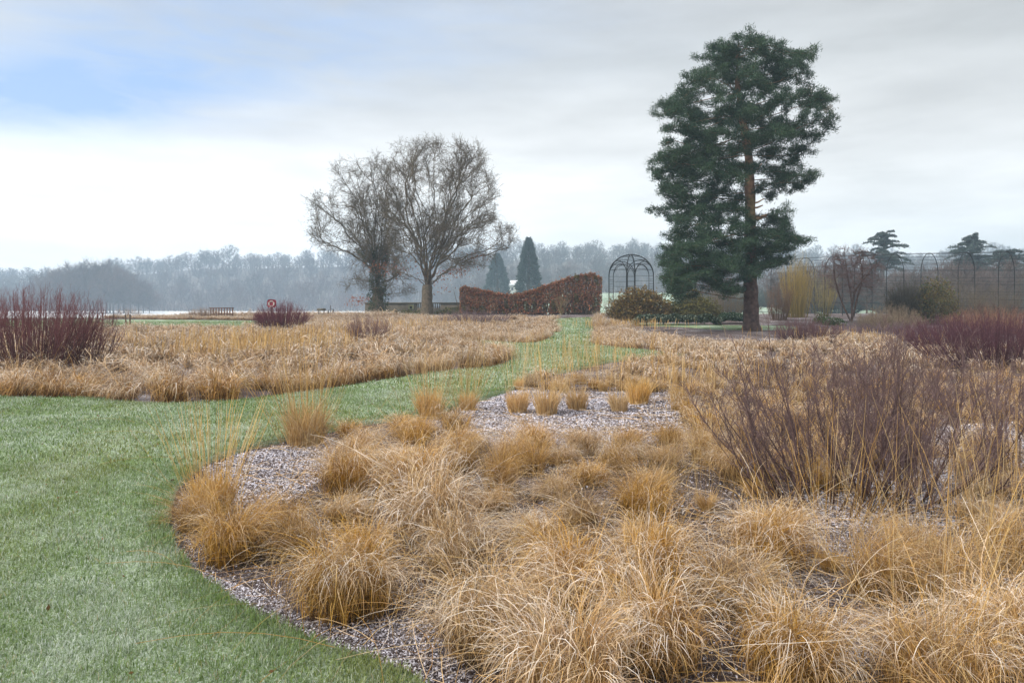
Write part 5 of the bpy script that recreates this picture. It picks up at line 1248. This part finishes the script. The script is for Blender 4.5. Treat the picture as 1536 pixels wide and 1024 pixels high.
put_shrub('reed_clump', 192, 0, shrub(121, 120, 1.0, 1, .012, (.24, .17, .13), (.30, .22, .18), 3, 0, .6, .05, .9, .2, upright_twigs=1, start=.4), 'pale reedy shrub by the white lake near the stakes', None, 63)
def bird_table():
    d = 60; x, y, z = AT(482, d); root = empty('bird_table', (x, y, z)); tag(root, 'small dark bird table by the lake right of the round dogwood', 'bird table'); h = EYE - (463.5 - HY) / F * d - z
    m = MB(); m.tube([(0, 0, -.2), (0, 0, h - .4)], .045, 6, WOODC); obj('post', m.mesh('post', M_WOOD), root)
    m = MB(); m.box((-.27, -.2, h - .42), (.27, .2, h - .37), rgb(.08, .07, .055)); obj('tray', m.mesh('tray', M_WOOD), root)
    m = MB()
    for sx in (-.22, .22): m.box((sx - .025, -.03, h - .37), (sx + .025, .03, h - .12), rgb(.08, .07, .055))
    obj('upright', m.mesh('upright', M_WOOD), root)
    m = MB(); V = np.array([(-.33, -.24, h - .12), (.33, -.24, h - .12), (.33, .24, h - .12), (-.33, .24, h - .12), (-.33, 0, h + .06), (.33, 0, h + .06)]); m.add(V, [np.array([(0, 1, 5, 4), (2, 3, 4, 5), (3, 2, 1, 0)]), np.array([(0, 4, 3), (1, 2, 5)])], rgb(.10, .09, .07)); obj('roof', m.mesh('roof', M_WOOD), root)
    x, y, z = AT(496, d); root = empty('feeder_pole', (x, y, z)); tag(root, 'thin dark pole with hanging bird feeders right of the bird table', 'bird feeder'); h = EYE - (458 - HY) / F * d - z
    m = MB(); m.tube([(0, 0, -.2), (0, 0, h)], .03, 6, WOODC * .5); obj('pole', m.mesh('pole', M_IRON), root)
    for s, q in ((-1, .42), (1, .30)):
        m = MB(); m.tube([(0, 0, h - q), (s * .18, 0, h - q + .05), (s * .2, 0, h - q - .02)], .014, 5, IRON); m.tube([(s * .2, 0, h - q - .02), (s * .2, 0, h - q - .26)], .055, 8, rgb(.07, .06, .05)); obj('feeder', m.mesh('feeder', M_IRON), root)
bird_table()
def wall():
    d = 74; x0 = (548 - CX) / F * d; x1 = (700 - CX) / F * d; z = float(H((x0 + x1) / 2, d)); zt = EYE - (453.5 - HY) / F * d; root = empty('stone_wall', ((x0 + x1) / 2, d, z)); tag(root, 'low dark stone wall with a balustrade opening behind the oaks', 'wall'); w = (x1 - x0) / 2; h = zt - z
    bx = lambda px: (px - CX) / F * d - (x0 + x1) / 2
    c = rgb(.105, .088, .070); a, b = bx(626), bx(661); m = MB(); zo0, zo1 = h - .55, h - .18
    m.box((-w, -.2, -.5), (a, .2, h - .12), c).box((b, -.2, -.5), (w, .2, h - .12), c).box((a, -.2, -.5), (b, .2, zo0), c)
    obj('masonry', m.mesh('masonry', M_STONE), root)
    m = MB(); m.box((-w - .05, -.28, h - .12), (w + .05, .28, h), c * .9); obj('coping', m.mesh('coping', M_STONE), root)
    n = 11
    for k in range(n):
        q = a + (b - a) * (k + .5) / n; m = MB(); m.tube([(q, 0, zo0), (q, 0, zo0 + .1), (q, 0, zo0 + .2), (q, 0, h - .125)], [.05, .085, .05, .055], 8, c * 1.15); obj('baluster', m.mesh('baluster', M_STONE, True), root)
    x, y, zz = AT(616.5, 66); root = empty('marker_box', (x, y, zz)); tag(root, 'small pale box on a short stand in front of the stone wall, between the oaks', 'box'); hh = EYE - (456.5 - HY) / F * 66 - zz
    m = MB(); m.box((-.10, -.08, -.2), (.10, .08, hh - .42), rgb(.14, .12, .07)); obj('stand', m.mesh('stand', M_WOOD), root)
    m = MB(); m.box((-.21, -.14, hh - .42), (.21, .14, hh - .04), rgb(.40, .37, .22)).box((-.25, -.18, hh - .04), (.25, .18, hh), rgb(.45, .44, .36)); obj('box', m.mesh('box', M_PAINT), root)
    m = MB(); m.box((-.10, -.146, hh - .38), (.10, -.141, hh - .16), rgb(.05, .045, .035)); obj('slot', m.mesh('slot', M_PAINT), root)
wall()
for px, d, w, lab in ((600, 62, 5.5, 'rough green and brown weeds under the two oaks'), (690, 61, 4, 'mossy green weeds right of the broad oak trunk')):
    put_shrub('rough_weeds', px, 0, leafy_bush(130 + px, .55, w, 3, 2600, [(.13, .14, .05), (.10, .12, .04), (.20, .15, .07), (.09, .075, .04)], .07, -.4), lab, None, d, M_LEAF)
def house():
    d = 250; x, y, z = AT(775, d); root = empty('white_house', (x, y, z)); tag(root, 'tiny pale house with a frosted roof between the two dark conifers', 'house'); h = 2.6
    m = MB(); m.box((-2.6, -2, -.5), (2.6, 2, h), rgb(.45, .46, .44)); obj('walls', m.mesh('walls', M_PAINT), root)
    m = MB(); V = np.array([(-3, -2.4, h), (3, -2.4, h), (3, 2.4, h), (-3, 2.4, h), (-2.2, 0, h + 1.7), (2.2, 0, h + 1.7)]); m.add(V, [np.array([(0, 1, 5, 4), (2, 3, 4, 5), (3, 2, 1, 0)]), np.array([(0, 4, 3), (1, 2, 5)])], rgb(.72, .74, .78)); obj('roof', m.mesh('roof', M_PAINT), root)
    for q in (-1.5, .9): m = MB(); m.box((q - .4, -2.03, .9), (q + .4, -2.003, 1.9), rgb(.06, .065, .07)); obj('window', m.mesh('window', M_PAINT), root)
house()

# ------------------------------------------------------------------ winter haze
hz = MB(); hz.box((-770, -170, -5.5), (770, 712, 52)); hm = hz.mesh('haze', None)
m, n, l = new_mat('haze'); pv = n.new('ShaderNodeVolumePrincipled'); pv.inputs['Color'].default_value = (.51, .67, .84, 1); pv.inputs['Density'].default_value = .00125; pv.inputs['Anisotropy'].default_value = .0
o = n.new('ShaderNodeOutputMaterial'); l.new(pv.outputs[0], o.inputs['Volume']); hm.materials.append(m)
tag(obj('haze', hm), kind='stuff')
print('tussocks', count['t'], 'woods', n_w)
